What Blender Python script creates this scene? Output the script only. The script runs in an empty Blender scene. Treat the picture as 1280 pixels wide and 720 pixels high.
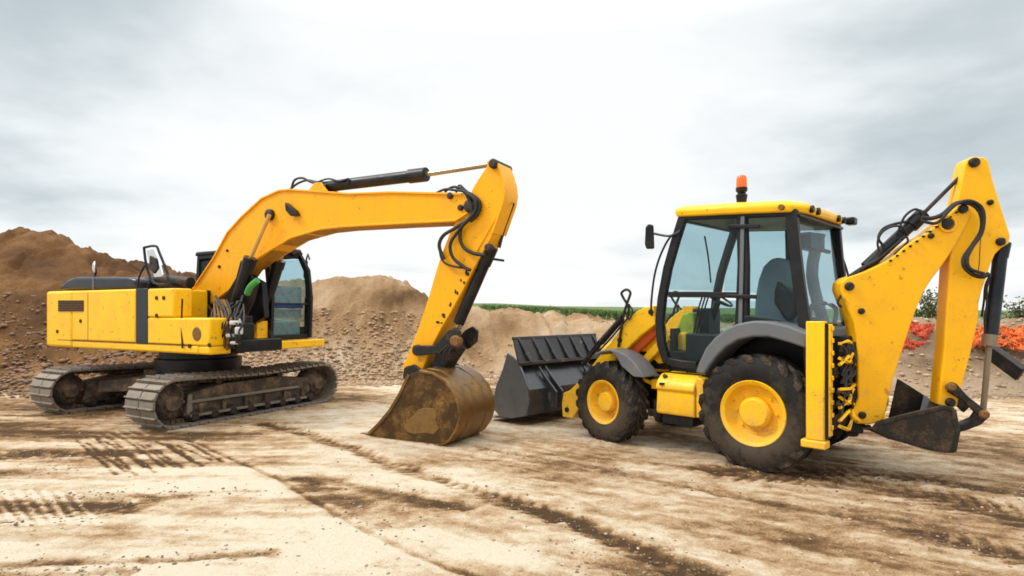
import bpy, bmesh, math, random
import numpy as np
from mathutils import Vector, Matrix, noise as mnoise
random.seed(7); np.random.seed(7)
PI = math.pi
scn = bpy.context.scene
COL = scn.collection
F, HZ, CH = 740.0, 388.0, 1.92        # focal (px of a 1280 wide frame), horizon row, eye height

# ------------------------------------------------------------------ materials
def new_mat(name):
    m = bpy.data.materials.new(name); m.use_nodes = True
    nt = m.node_tree
    for n in list(nt.nodes): nt.nodes.remove(n)
    out = nt.nodes.new('ShaderNodeOutputMaterial')
    return m, nt, out
def N(nt, typ, **kw):
    n = nt.nodes.new(typ)
    for k, v in kw.items():
        if k.startswith('i_'):
            key = k[2:]
            key = int(key) if key.isdigit() else key.replace('_', ' ')
            n.inputs[key].default_value = v
        else: setattr(n, k, v)
    return n
def ramp(nt, fac, stops):
    r = nt.nodes.new('ShaderNodeValToRGB')
    e = r.color_ramp.elements
    while len(e) < len(stops): e.new(0.5)
    for el, (p, c) in zip(e, stops):
        el.position = p; el.color = c if len(c) == 4 else (*c, 1)
    nt.links.new(fac, r.inputs[0]); return r.outputs[0]
def mixc(nt, fac, a, b):
    m = nt.nodes.new('ShaderNodeMix'); m.data_type = 'RGBA'
    for s, v in ((m.inputs[0], fac), (m.inputs[6], a), (m.inputs[7], b)):
        if isinstance(v, (int, float)): s.default_value = v
        elif isinstance(v, tuple): s.default_value = (*v, 1) if len(v) == 3 else v
        else: nt.links.new(v, s)
    return m.outputs[2]
def mth(nt, op, a, b=0.0, clamp=False):
    m = nt.nodes.new('ShaderNodeMath'); m.operation = op; m.use_clamp = clamp
    for s, v in ((m.inputs[0], a), (m.inputs[1], b)):
        if isinstance(v, (int, float)): s.default_value = v
        else: nt.links.new(v, s)
    return m.outputs[0]
def worn(name, base, dirt=(.16, .10, .05), amount=.35, splash=0., streaks=0., rough=.4, scale=3.0, metal=0.0, bump=.15, fine=40., spec=.28, scratch=None):
    """painted / worn surface: base colour, cloudy dust, fine speckle, small bump"""
    m, nt, out = new_mat(name)
    b = N(nt, 'ShaderNodeBsdfPrincipled'); nt.links.new(b.outputs[0], out.inputs[0])
    tc = N(nt, 'ShaderNodeTexCoord')
    n1 = N(nt, 'ShaderNodeTexNoise', i_Scale=scale, i_Detail=7.0, i_Roughness=.65); nt.links.new(tc.outputs['Object'], n1.inputs['Vector'])
    n2 = N(nt, 'ShaderNodeTexNoise', i_Scale=fine, i_Detail=4.0, i_Roughness=.6); nt.links.new(tc.outputs['Object'], n2.inputs['Vector'])
    f1 = mth(nt, 'MULTIPLY', mth(nt, 'SUBTRACT', n1.outputs[0], .47, True), 5.0, True)
    f2 = mth(nt, 'MULTIPLY', mth(nt, 'SUBTRACT', n2.outputs[0], .42, True), 4.0, True)
    fac = mth(nt, 'MULTIPLY', mth(nt, 'MULTIPLY', f1, mth(nt, 'ADD', mth(nt, 'MULTIPLY', f2, .7), .3)), amount, True)
    c = mixc(nt, fac, base, dirt)
    if scratch:
        n3 = N(nt, 'ShaderNodeTexNoise', i_Scale=scale*2.6, i_Detail=9.0, i_Roughness=.72); nt.links.new(tc.outputs['Object'], n3.inputs['Vector'])
        f3 = mth(nt, 'MULTIPLY', mth(nt, 'SUBTRACT', n3.outputs[0], .60, True), 14.0, True)
        c = mixc(nt, f3, c, scratch)
    if splash:
        geo = N(nt, 'ShaderNodeNewGeometry'); sp = N(nt, 'ShaderNodeSeparateXYZ'); nt.links.new(geo.outputs['Position'], sp.inputs[0])
        lo_ = N(nt, 'ShaderNodeMapRange', i_1=2.1, i_2=.35, i_3=-.30, i_4=.22); nt.links.new(sp.outputs[2], lo_.inputs[0])
        n4 = N(nt, 'ShaderNodeTexNoise', i_Scale=6.0, i_Detail=9.0, i_Roughness=.72); nt.links.new(geo.outputs['Position'], n4.inputs['Vector'])
        fs = mth(nt, 'MULTIPLY', mth(nt, 'SUBTRACT', mth(nt, 'ADD', n4.outputs[0], lo_.outputs[0]), .52, True), 5.0, True)
        c = mixc(nt, mth(nt, 'MULTIPLY', fs, splash), c, (.34, .24, .14))
        fac = mth(nt, 'MAXIMUM', fac, mth(nt, 'MULTIPLY', fs, splash))
    if streaks:
        mp = N(nt, 'ShaderNodeMapping'); mp.inputs['Scale'].default_value = (9, 9, .7); nt.links.new(tc.outputs['Object'], mp.inputs[0])
        n5 = N(nt, 'ShaderNodeTexNoise', i_Scale=1.6, i_Detail=6.0, i_Roughness=.6); nt.links.new(mp.outputs[0], n5.inputs['Vector'])
        f5 = mth(nt, 'MULTIPLY', mth(nt, 'SUBTRACT', n5.outputs[0], .5, True), 4.0, True)
        c = mixc(nt, mth(nt, 'MULTIPLY', f5, streaks), c, (.38, .20, .03))
    nt.links.new(c, b.inputs['Base Color'])
    rr = mth(nt, 'ADD', mth(nt, 'MULTIPLY', fac, .5), rough, True); nt.links.new(rr, b.inputs['Roughness'])
    b.inputs['Metallic'].default_value = metal
    b.inputs['Specular IOR Level'].default_value = spec
    if bump:
        bp = N(nt, 'ShaderNodeBump', i_Strength=bump, i_Distance=.01); nt.links.new(n2.outputs[0], bp.inputs['Height'])
        nt.links.new(bp.outputs[0], b.inputs['Normal'])
    return m
M = {}
M['yellow'] = worn('yellow_paint', (.92, .505, .005), splash=.28, streaks=.12, dirt=(.40, .21, .06), amount=.40, rough=.33, bump=.03, scratch=(.30, .15, .03))
M['boom'] = worn('boom_paint', (.90, .395, .002), splash=.3, streaks=.14, dirt=(.42, .20, .04), amount=.35, rough=.36, bump=.03, scratch=(.42, .20, .02))
M['dirtyshadeboom'] = worn('dirty_shaded_underside', (.42, .19, .012), dirt=(.14, .075, .025), amount=.9, rough=.6, scale=4, bump=.1)  # brown holds both grime and painted shade under the boom
M['hoe'] = worn('digging_arm_paint', (.92, .45, .002), splash=.3, streaks=.08, dirt=(.42, .20, .04), amount=.28, rough=.34, bump=.03, scratch=(.42, .20, .02))
M['orange'] = worn('orange_red_paint', (.55, .09, .01), amount=.5, rough=.5)
M['black'] = worn('black_paint', (.006, .0065, .0075), dirt=(.09, .065, .045), amount=.35, rough=.35)
M['frame'] = worn('cab_frame', (.007, .008, .009), dirt=(.05, .045, .04), amount=.3, rough=.4)
M['dark'] = worn('dark_steel', (.014, .0125, .0115), dirt=(.13, .085, .05), amount=.8, rough=.5, scale=6)
M['grey'] = worn('grey_plastic', (.12, .13, .14), splash=.3, dirt=(.2, .16, .12), amount=.4, rough=.45)
M['hood'] = worn('blue_black_hood', (.008, .012, .018), dirt=(.08, .07, .06), amount=.3, rough=.28)
M['rubber'] = worn('rubber', (.009, .0085, .008), splash=.14, dirt=(.07, .05, .033), amount=.2, rough=.7, scale=5, bump=.4)
M['lug'] = worn('dusty_tread', (.018, .015, .012), dirt=(.25, .18, .12), amount=.55, rough=.85, scale=7, bump=.5)
M['hose'] = worn('rubber_hose', (.018, .017, .016), dirt=(.12, .09, .06), amount=.4, rough=.5)
M['shoe'] = worn('track_shoe', (.19, .165, .135), dirt=(.33, .25, .17), amount=.8, rough=.5, scale=7, metal=.35, bump=.3, scratch=(.04, .03, .02))
M['track'] = worn('track_frame', (.055, .042, .03), dirt=(.34, .23, .13), amount=.9, rough=.7, scale=4, bump=.5)
M['bucket'] = worn('worn_bucket', (.14, .073, .021), dirt=(.44, .24, .062), amount=.9, rough=.30, scale=2.6, metal=.45, bump=.3, scratch=(.05, .028, .012))
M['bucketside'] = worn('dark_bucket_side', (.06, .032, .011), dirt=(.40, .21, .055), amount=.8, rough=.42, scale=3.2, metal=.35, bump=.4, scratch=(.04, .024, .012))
M['bucketpatch'] = worn('scoured_panel', (.20, .11, .032), dirt=(.10, .055, .018), amount=1.0, rough=.45, scale=6, metal=.3, bump=.3)
M['lbucket'] = worn('loader_bucket_paint', (.020, .022, .025), dirt=(.11, .095, .08), amount=.4, rough=.30, spec=.6, scale=2.5, bump=.15, scratch=(.16, .14, .12))
M['endplate'] = worn('scraped_grey_plate', (.12, .125, .13), dirt=(.06, .055, .05), amount=.7, rough=.34, scale=2.5, bump=.2, spec=.6, metal=.3)
M['hbucket'] = worn('muddy_bucket', (.022, .017, .013), dirt=(.14, .09, .05), amount=.9, rough=.55, scale=5, bump=.4)
M['rod'] = worn('steel_rod', (.35, .30, .22), dirt=(.2, .13, .07), amount=.5, rough=.25, metal=.8, bump=0)
M['reflrod'] = worn('dusty_reflection_rod', (.62, .40, .12), amount=.4, rough=.3, metal=.6, bump=0)  # rod with the yellow reflection put into its base colour, plus dust
M['brownrod'] = worn('muddy_rod', (.24, .18, .12), dirt=(.14, .1, .06), amount=.6, rough=.5, metal=.2)
M['seat'] = worn('seat_cloth', (.16, .20, .22), amount=.1, rough=.9)
M['white'] = worn('pale_fitting', (.6, .6, .57), amount=.6, rough=.5)
M['green'] = worn('green_cloth', (.06, .33, .07), amount=.5, rough=.8)
M['hivis'] = worn('lime_panel', (.42, .48, .05), amount=.7, rough=.8, scale=8)
M['blue'] = worn('blue_panel', (.02, .06, .25), amount=.2, rough=.4)
M['mesh'] = worn('orange_netting', (.50, .075, .035), dirt=(.22, .06, .035), amount=1.0, rough=.9, scale=5)
M['mesh2'] = worn('bright_orange_netting', (.66, .15, .035), dirt=(.34, .05, .02), amount=1.0, rough=.9, scale=5)
M['pale'] = worn('pale_panel', (.38, .42, .40), dirt=(.12, .13, .12), amount=.8, rough=.6, scale=9)
M['bark'] = worn('bark', (.10, .07, .045), rough=.9, scale=9)
M['rust'] = worn('rusty_grille', (.20, .10, .03), dirt=(.06, .04, .02), amount=.9, rough=.8, scale=20)
def m_glass(name, tint, refl=.12):
    m, nt, out = new_mat(name)
    tr = N(nt, 'ShaderNodeBsdfTransparent', i_Color=(*tint, 1)); gl = N(nt, 'ShaderNodeBsdfGlossy', i_Roughness=.02)
    lw = N(nt, 'ShaderNodeLayerWeight', i_Blend=.5); mx = N(nt, 'ShaderNodeMixShader')
    nt.links.new(mth(nt, 'ADD', mth(nt, 'MULTIPLY', mth(nt, 'POWER', lw.outputs['Facing'], 4.0), .35), refl, True), mx.inputs[0])
    nt.links.new(tr.outputs[0], mx.inputs[1]); nt.links.new(gl.outputs[0], mx.inputs[2])
    df = N(nt, 'ShaderNodeBsdfDiffuse', i_Color=(.45, .42, .38, 1)); m2 = N(nt, 'ShaderNodeMixShader')
    tc = N(nt, 'ShaderNodeTexCoord'); nn = N(nt, 'ShaderNodeTexNoise', i_Scale=3.5, i_Detail=6.0, i_Roughness=.65); nt.links.new(tc.outputs['Object'], nn.inputs['Vector'])
    nt.links.new(mth(nt, 'MULTIPLY', mth(nt, 'SUBTRACT', nn.outputs[0], .42, True), .05, True), m2.inputs[0])
    nt.links.new(mx.outputs[0], m2.inputs[1]); nt.links.new(df.outputs[0], m2.inputs[2]); nt.links.new(m2.outputs[0], out.inputs[0])
    return m
M['glass'] = m_glass('tinted_glass', (.78, .865, .885), .012)
M['mirror'] = m_glass('mirror_glass', (.2, .2, .2), .75)
m, nt, out = new_mat('beacon_lens')
b = N(nt, 'ShaderNodeBsdfPrincipled'); nt.links.new(b.outputs[0], out.inputs[0])
b.inputs['Base Color'].default_value = (.9, .14, .01, 1); b.inputs['Roughness'].default_value = .2; b.inputs['Subsurface Weight'].default_value = .3
M['beacon'] = m
def leaf_mat(name, c1, c2):
    m, nt, out = new_mat(name)
    b = N(nt, 'ShaderNodeBsdfPrincipled', i_Roughness=.6); nt.links.new(b.outputs[0], out.inputs[0])
    g = N(nt, 'ShaderNodeNewGeometry')
    nt.links.new(mixc(nt, g.outputs['Random Per Island'], c1, c2), b.inputs['Base Color'])
    return m
M['leaf'] = leaf_mat('leaf', (.045, .075, .025), (.13, .15, .06))
M['grass'] = leaf_mat('grass_blade', (.045, .11, .02), (.13, .20, .05))
M['stone'] = leaf_mat('stone', (.25, .155, .08), (.42, .285, .165))
M['crumb'] = leaf_mat('crumb', (.10, .062, .032), (.27, .185, .11))
M['pebble'] = leaf_mat('pebble', (.28, .195, .12), (.50, .39, .27))
M['clod'] = leaf_mat('clod', (.10, .05, .02), (.20, .108, .047))

def m_soil(name, cols, attr=None, scale=1.0, bump=.6, bdist=.05, grass=False, stretch=(1, 1, 1)):
    m, nt, out = new_mat(name)
    b = N(nt, 'ShaderNodeBsdfPrincipled', i_Roughness=.92); nt.links.new(b.outputs[0], out.inputs[0])
    b.inputs['Specular IOR Level'].default_value = .2
    tc = N(nt, 'ShaderNodeTexCoord')
    mp = N(nt, 'ShaderNodeMapping'); mp.inputs['Scale'].default_value = stretch; nt.links.new(tc.outputs['Object'], mp.inputs[0])
    n1 = N(nt, 'ShaderNodeTexNoise', i_Scale=.9*scale, i_Detail=10.0, i_Roughness=.68); nt.links.new(mp.outputs[0], n1.inputs['Vector'])
    n2 = N(nt, 'ShaderNodeTexNoise', i_Scale=11*scale, i_Detail=8.0, i_Roughness=.7); nt.links.new(mp.outputs[0], n2.inputs['Vector'])
    n3 = N(nt, 'ShaderNodeTexNoise', i_Scale=60*scale, i_Detail=3.0, i_Roughness=.6); nt.links.new(tc.outputs['Object'], n3.inputs['Vector'])
    n6 = N(nt, 'ShaderNodeTexNoise', i_Scale=27*scale, i_Detail=6.0, i_Roughness=.75); nt.links.new(tc.outputs['Object'], n6.inputs['Vector'])
    v = mth(nt, 'ADD', mth(nt, 'MULTIPLY', n1.outputs[0], .30), mth(nt, 'ADD', mth(nt, 'MULTIPLY', n2.outputs[0], .36), mth(nt, 'MULTIPLY', n6.outputs[0], .34)))
    if attr:
        at = N(nt, 'ShaderNodeAttribute', attribute_name=attr)
        w = mth(nt, 'MULTIPLY', mth(nt, 'SUBTRACT', v, .5), 1.35)
        w = mth(nt, 'ADD', w, mth(nt, 'MULTIPLY', mth(nt, 'SUBTRACT', n3.outputs[0], .5), .62))
        v = mth(nt, 'ADD', w, at.outputs['Fac'], True)
    else:
        v = mth(nt, 'ADD', v, mth(nt, 'MULTIPLY', mth(nt, 'SUBTRACT', n3.outputs[0], .5), .25), True)
    c = ramp(nt, v, cols)
    if grass:
        ag = N(nt, 'ShaderNodeAttribute', attribute_name='grass')
        gc = ramp(nt, n2.outputs[0], [(.3, (.045, .10, .02)), (.7, (.11, .18, .045))])
        c = mixc(nt, ag.outputs['Fac'], c, gc)
    nt.links.new(c, b.inputs['Base Color'])
    h = mth(nt, 'ADD', mth(nt, 'MULTIPLY', n2.outputs[0], .8), mth(nt, 'ADD', mth(nt, 'MULTIPLY', n3.outputs[0], .35), mth(nt, 'MULTIPLY', n6.outputs[0], .6)))
    bp = N(nt, 'ShaderNodeBump', i_Strength=bump, i_Distance=bdist); nt.links.new(h, bp.inputs['Height']); nt.links.new(bp.outputs[0], b.inputs['Normal'])
    return m
M['ground'] = m_soil('ground_dirt', [(.0, (.62, .53, .40)), (.22, (.52, .405, .27)), (.48, (.37, .238, .125)), (.72, (.175, .098, .040)), (1., (.07, .038, .016))], attr='mud_shade', bump=.9, bdist=.045, grass=True)
M['mound_brown'] = m_soil('mound_brown_soil', [(.0, (.09, .045, .018)), (.4, (.175, .082, .028)), (.6, (.27, .14, .054)), (1., (.40, .24, .115))], attr='tone', bump=.9, bdist=.10)
M['mound_tan'] = m_soil('mound_tan_soil', [(.0, (.13, .07, .028)), (.4, (.34, .205, .10)), (.6, (.46, .305, .17)), (1., (.62, .50, .36))], attr='tone', bump=.9, bdist=.10)
M['mound_gravel'] = m_soil('mound_gravel_soil', [(.0, (.14, .085, .045)), (.5, (.37, .255, .155)), (1., (.56, .43, .30))], attr='tone', bump=.9, bdist=.08, scale=1.5)

# ------------------------------------------------------------------ object helpers
POS = {}
def tag(o, label=None, cat=None, group=None, kind=None):
    if label: o['label'] = label
    if cat: o['category'] = cat
    if group: o['group'] = group
    if kind: o['kind'] = kind
    return o
def empty(name, loc, rz=0):
    o = bpy.data.objects.new(name, None); COL.objects.link(o); o.empty_display_size = .3
    o.location = loc; o.rotation_euler = (0, 0, rz); POS[o] = Vector((0, 0, 0)); return o
class MB:
    def __init__(s): s.bm = bmesh.new()
    def prism(s, poly, y0, y1):
        """outline in (x, z), extruded from y0 to y1"""
        bm = s.bm
        a = [bm.verts.new((p[0], y0, p[-1])) for p in poly]; c = [bm.verts.new((p[0], y1, p[-1])) for p in poly]
        n = len(poly)
        bm.faces.new(a); bm.faces.new(list(reversed(c)))
        for i in range(n): bm.faces.new((a[(i+1) % n], a[i], c[i], c[(i+1) % n]))
        return s
    def hull2(s, polyA, polyB):
        """loft between two equal-length loops of 3d points, capped"""
        bm = s.bm
        a = [bm.verts.new(p) for p in polyA]; c = [bm.verts.new(p) for p in polyB]; n = len(a)
        bm.faces.new(a); bm.faces.new(list(reversed(c)))
        for i in range(n): bm.faces.new((a[(i+1) % n], a[i], c[i], c[(i+1) % n]))
        return s
    def box(s, x0, x1, y0, y1, z0, z1): return s.prism([(x0, z0), (x1, z0), (x1, z1), (x0, z1)], y0, y1)
    def strip(s, pts, w, y0, y1):
        """bar that follows a polyline in the x-z plane, width w (number or list)"""
        n = len(pts); L = []; R = []
        for i, p in enumerate(pts):
            p = Vector((p[0], p[-1])); a = Vector((pts[max(i-1, 0)][0], pts[max(i-1, 0)][-1])); c = Vector((pts[min(i+1, n-1)][0], pts[min(i+1, n-1)][-1]))
            d = (c-a).normalized(); q = Vector((-d.y, d.x)); ww = (w[i] if isinstance(w, (list, tuple)) else w)/2
            L.append(p+q*ww); R.append(p-q*ww)
        bm = s.bm
        rows = [[bm.verts.new((v.x, y, v.y)) for v in (L[i], R[i]) for y in (y0, y1)] for i in range(n)]
        for i in range(n-1):
            a, c = rows[i], rows[i+1]
            for (u, v) in ((0, 1), (1, 3), (3, 2), (2, 0)): bm.faces.new((a[u], a[v], c[v], c[u]))
        for a in (rows[0], rows[-1]): bm.faces.new((a[0], a[1], a[3], a[2]))
        return s
    def tube(s, pts, r, n=10, smooth=3):
        pts = [Vector(p) for p in pts]
        if smooth and len(pts) > 2:
            P = []
            for i in range(len(pts)-1):
                p0 = pts[max(i-1, 0)]; p1 = pts[i]; p2 = pts[i+1]; p3 = pts[min(i+2, len(pts)-1)]
                for k in range(smooth+1):
                    t = k/(smooth+1)
                    P.append(.5*((2*p1)+(p2-p0)*t+(2*p0-5*p1+4*p2-p3)*t*t+(-p0+3*p1-3*p2+p3)*t**3))
            P.append(pts[-1]); pts = P
        bm = s.bm; rows = []
        up = Vector((0, 1, 0))
        for i, p in enumerate(pts):
            d = (pts[min(i+1, len(pts)-1)]-pts[max(i-1, 0)]).normalized()
            u = up - d*up.dot(d)
            if u.length < .1: u = Vector((1, 0, .3)) - d*Vector((1, 0, .3)).dot(d)
            u.normalize(); v = d.cross(u); rr = r(i/(len(pts)-1)) if callable(r) else r
            rows.append([bm.verts.new(p+(u*math.cos(2*PI*k/n)+v*math.sin(2*PI*k/n))*rr) for k in range(n)])
        for a, c in zip(rows, rows[1:]):
            for k in range(n): bm.faces.new((a[k], a[(k+1) % n], c[(k+1) % n], c[k]))
        bm.faces.new(rows[0]); bm.faces.new(rows[-1]); return s
    def cyl(s, p, q, r, n=20): return s.tube([p, q], r, n, 0)
    def lathe(s, cx, cz, prof, n=48, y=0.):
        """profile of (radius, y) turned about the axle (parallel to y) through (cx, cz)"""
        bm = s.bm; rows = []
        for k in range(n):
            a = 2*PI*k/n; rows.append([bm.verts.new((cx+max(r, 1e-4)*math.cos(a), y+yy, cz+max(r, 1e-4)*math.sin(a))) for r, yy in prof])
        for k in range(n):
            a, c = rows[k], rows[(k+1) % n]
            for i in range(len(prof)-1): bm.faces.new((a[i], a[i+1], c[i+1], c[i]))
        return s
    def quadbox(s, pts8):
        v = [s.bm.verts.new(p) for p in pts8]
        for f in ((0, 1, 2, 3), (7, 6, 5, 4), (0, 4, 5, 1), (1, 5, 6, 2), (2, 6, 7, 3), (3, 7, 4, 0)): s.bm.faces.new([v[i] for i in f])
        return s
    def xf(s, mat): s.bm.transform(mat); return s
    def build(s, name, mat, parent=None, bevel=0., smooth=True, label=None, rotdeg=35, seg=2, each=False):
        bm = s.bm
        if each:
            seen = set(); isl = []
            for v in bm.verts:
                if v in seen: continue
                st = [v]; seen.add(v); g = []
                while st:
                    q = st.pop(); g.append(q)
                    for e in q.link_edges:
                        w_ = e.other_vert(q)
                        if w_ not in seen: seen.add(w_); st.append(w_)
                isl.append(g)
            res = []
            for g in isl:
                m2 = MB(); mp = {v: m2.bm.verts.new(v.co) for v in g}
                for f in {f for v in g for f in v.link_faces}: m2.bm.faces.new([mp[v] for v in f.verts])
                res.append(m2.build(name, mat, parent, bevel, smooth, label, rotdeg, seg))
            bm.free(); return res
        bmesh.ops.recalc_face_normals(bm, faces=bm.faces)
        lo = Vector([min(v.co[i] for v in bm.verts) for i in range(3)]); hi = Vector([max(v.co[i] for v in bm.verts) for i in range(3)])
        c = (lo+hi)/2
        if parent is None: c.z = lo.z
        bmesh.ops.translate(bm, verts=bm.verts, vec=-c)
        me = bpy.data.meshes.new(name); bm.to_mesh(me); bm.free(); me.materials.append(mat)
        o = bpy.data.objects.new(name, me); COL.objects.link(o)
        POS[o] = c
        if parent is not None: o.parent = parent; o.location = c-POS[parent]
        else: o.location = c
        if smooth:
            me.shade_smooth() if hasattr(me, 'shade_smooth') else None
            me.set_sharp_from_angle(angle=math.radians(rotdeg))
        if bevel:
            bv = o.modifiers.new('bevel', 'BEVEL'); bv.width = bevel; bv.segments = seg; bv.limit_method = 'ANGLE'; bv.angle_limit = math.radians(40); bv.harden_normals = False
        if label: o['label'] = label
        return o
class Frame:
    """vertical-plane frame of a machine: turns a picture point into (x, y, z) of the machine at lateral offset y"""
    def __init__(s, O, ang): s.O = O; s.a = ang; s.f = (math.cos(ang), math.sin(ang)); s.l = (-math.sin(ang), math.cos(ang))
    def U(s, px, py, y=0.):
        rx = (px-640)/F; X0 = s.O[0]+y*s.l[0]; Y0 = s.O[1]+y*s.l[1]
        x = (X0-rx*Y0)/(rx*s.f[1]-s.f[0]); Y = Y0+x*s.f[1]
        return Vector((x, y, CH+(HZ-py)/F*Y))
    def P(s, pts, y): return [(lambda v: (v.x, v.z))(s.U(px, py, y)) for px, py in pts]
    def W(s, x, y, z): return Vector((s.O[0]+x*s.f[0]+y*s.l[0], s.O[1]+x*s.f[1]+y*s.l[1], z))
    def L(s, w): dx, dy = w[0]-s.O[0], w[1]-s.O[1]; return Vector((dx*s.f[0]+dy*s.f[1], dx*s.l[0]+dy*s.l[1], w[2]))
def G(px, py, z=0.):
    Y = (CH-z)*F/(py-HZ); return ((px-640)/F*Y, Y)
def copy_tree(o, parent=None):
    c = o.copy(); COL.objects.link(c); c.parent = parent if parent is not None else o.parent; POS[c] = POS[o].copy()
    for ch in list(o.children): copy_tree(ch, c)
    return c

# ------------------------------------------------------------------ numpy noise
def vnoise(x, y, seed=0):
    xi = np.floor(x).astype(np.int64); yi = np.floor(y).astype(np.int64); fx = x-xi; fy = y-yi
    def h(a, b):
        n = (a*374761393 + b*668265263 + seed*1442695041) & 0xffffffff
        n = ((n ^ (n >> 13))*1274126177) & 0xffffffff
        return ((n ^ (n >> 16)) & 0xffff)/65535.0
    u = fx*fx*(3-2*fx); v = fy*fy*(3-2*fy)
    return (h(xi, yi)*(1-u)+h(xi+1, yi)*u)*(1-v)+(h(xi, yi+1)*(1-u)+h(xi+1, yi+1)*u)*v
def fbm(x, y, o=5, seed=0, g=.5):
    s = 0; a = 1; t = 0
    for i in range(o):
        s = s+a*vnoise(x*2**i+17.3*i, y*2**i+9.1*i, seed+i); t += a; a *= g
    return s/t
def sstep(a, b, x): t = np.clip((x-a)/(b-a), 0, 1); return t*t*(3-2*t)
def seg_dist(X, Y, pts):
    D = np.full(X.shape, 1e9); T = np.zeros(X.shape); acc = 0.
    for (ax, ay), (bx, by) in zip(pts, pts[1:]):
        dx, dy = bx-ax, by-ay; L = math.hypot(dx, dy)
        t = np.clip(((X-ax)*dx+(Y-ay)*dy)/(L*L), 0, 1)
        d = np.hypot(X-ax-t*dx, Y-ay-t*dy); k = d < D
        D = np.where(k, d, D); T = np.where(k, acc+t*L, T); acc += L
    return D, T
def grid_mesh(name, X, Y, Z, mat, attrs=None):
    nr, nc = X.shape
    me = bpy.data.meshes.new(name)
    me.vertices.add(nr*nc); me.vertices.foreach_set('co', np.stack([X, Y, Z], -1).astype(np.float32).ravel())
    i = np.arange(nr-1)[:, None]*nc+np.arange(nc-1)[None, :]
    q = np.stack([i, i+1, i+nc+1, i+nc], -1).reshape(-1, 4).astype(np.int32)
    nf = len(q)
    me.loops.add(nf*4); me.loops.foreach_set('vertex_index', q.ravel())
    me.polygons.add(nf); me.polygons.foreach_set('loop_start', np.arange(nf, dtype=np.int32)*4)
    me.update(calc_edges=True); me.validate()
    me.polygons.foreach_set('use_smooth', np.ones(nf, dtype=bool))
    for k, v in (attrs or {}).items():
        a = me.attributes.new(k, 'FLOAT', 'POINT'); a.data.foreach_set('value', v.astype(np.float32).ravel())
    me.materials.append(mat)
    o = bpy.data.objects.new(name, me); COL.objects.link(o); return o

# ------------------------------------------------------------------ ground sheet
rows = [-12, -8, -5, -3, -1, .5, 1.5, 2.2]
y = 2.6
while y < 30: rows.append(y); y *= 1.0042
while y < 900: rows.append(y); y *= 1.06
rows = np.array(rows)
NCOL = 860
uu = np.linspace(-1, 1, NCOL)
hw = 1.30*np.sqrt((rows+2)**2+16)
X = uu[None, :]*hw[:, None]; Y = np.repeat(rows[:, None], NCOL, 1)
fadeF = 1-sstep(20, 35, Y)
def bank_height(X, Y):
    """raised earth bank with a field on top, behind the site"""
    base = 17.2+1.2*(fbm(X*.15, X*0+3, 3, 5)-.5)+np.where(X > 8, (X-8)*.9, 0)
    cr = 1.93-.05*np.clip(X, -2, 8)
    t = sstep(0, 1, (Y-base)/4.2)
    t = .35*np.clip((Y-base)/4.2, 0, 1)+.65*t
    h = cr*t + np.clip((Y-base-4.2), 0, 400)*.0155*np.exp(-np.clip(Y-60, 0, 1000)/300)
    return h, t
bh, bt = bank_height(X, Y)
Z = bh
Z = Z+(fbm(X*.35, Y*.35, 4, 11)-.5)*.05*fadeF
Z += (fbm(X*2.2, Y*3.1, 5, 21, .6)-.5)*.022*fadeF
Z += (fbm(X*9, Y*11, 4, 22, .7)-.5)*.026*fadeF
Z += (fbm(X*19+3, Y*25, 3, 23, .7)-.5)*.016*fadeF
onb = (bt > .03)*(bt < .995)
Z += onb*(fbm(X*1.4, Y*.8, 6, 31, .6)-.5)*.75*fadeF
mud_shade = .315+.0*X  # ground tone: mud, plus the backhoe's shadow painted in further down
# long faint streaks left by machines (run with the traffic)
a1 = math.radians(-33); us = X*math.cos(a1)+Y*math.sin(a1); vs = -X*math.sin(a1)+Y*math.cos(a1)
a2 = math.radians(-2); us2 = X*math.cos(a2)+Y*math.sin(a2); vs2 = -X*math.sin(a2)+Y*math.cos(a2)
side = sstep(-2.5, 0.5, X+(Y-5)*.3)                        # left traffic runs across, right traffic diagonally
st1 = fbm(us*.28, vs*2.6, 5, 41, .6); st2 = fbm(us2*.32, vs2*3.4, 5, 51, .6)
streak = st1*side+st2*(1-side)
mud_shade += (streak-.5)*(1.30-.50*side)
mud_shade += (fbm(X*.45, Y*.6, 4, 61)-.5)*.55
mud_shade += (fbm(X*5, Y*7, 4, 62, .6)-.5)*.62
mud_shade += (fbm(us*7, vs*16, 4, 65, .65)-.5)*.50*side+(fbm(us2*6, vs2*18, 4, 66, .65)-.5)*.34*(1-side)
mud_shade += .10*side+.06*sstep(1, 5, X)*sstep(9, 5, Y)
mud_shade += (fbm(us*1.2, vs*9, 4, 63, .6)-.5)*.55*side+(fbm(us2*1.3, vs2*11, 4, 64, .6)-.5)*.45*(1-side)
mud_shade += .30*sstep(8.2, 9.5, Y)*sstep(-2.5, -4.5, X)*sstep(16, 12, Y)               # darker earth by the brown mound
pp = lambda L: [G(*p) for p in L]
BANDS = []
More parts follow.
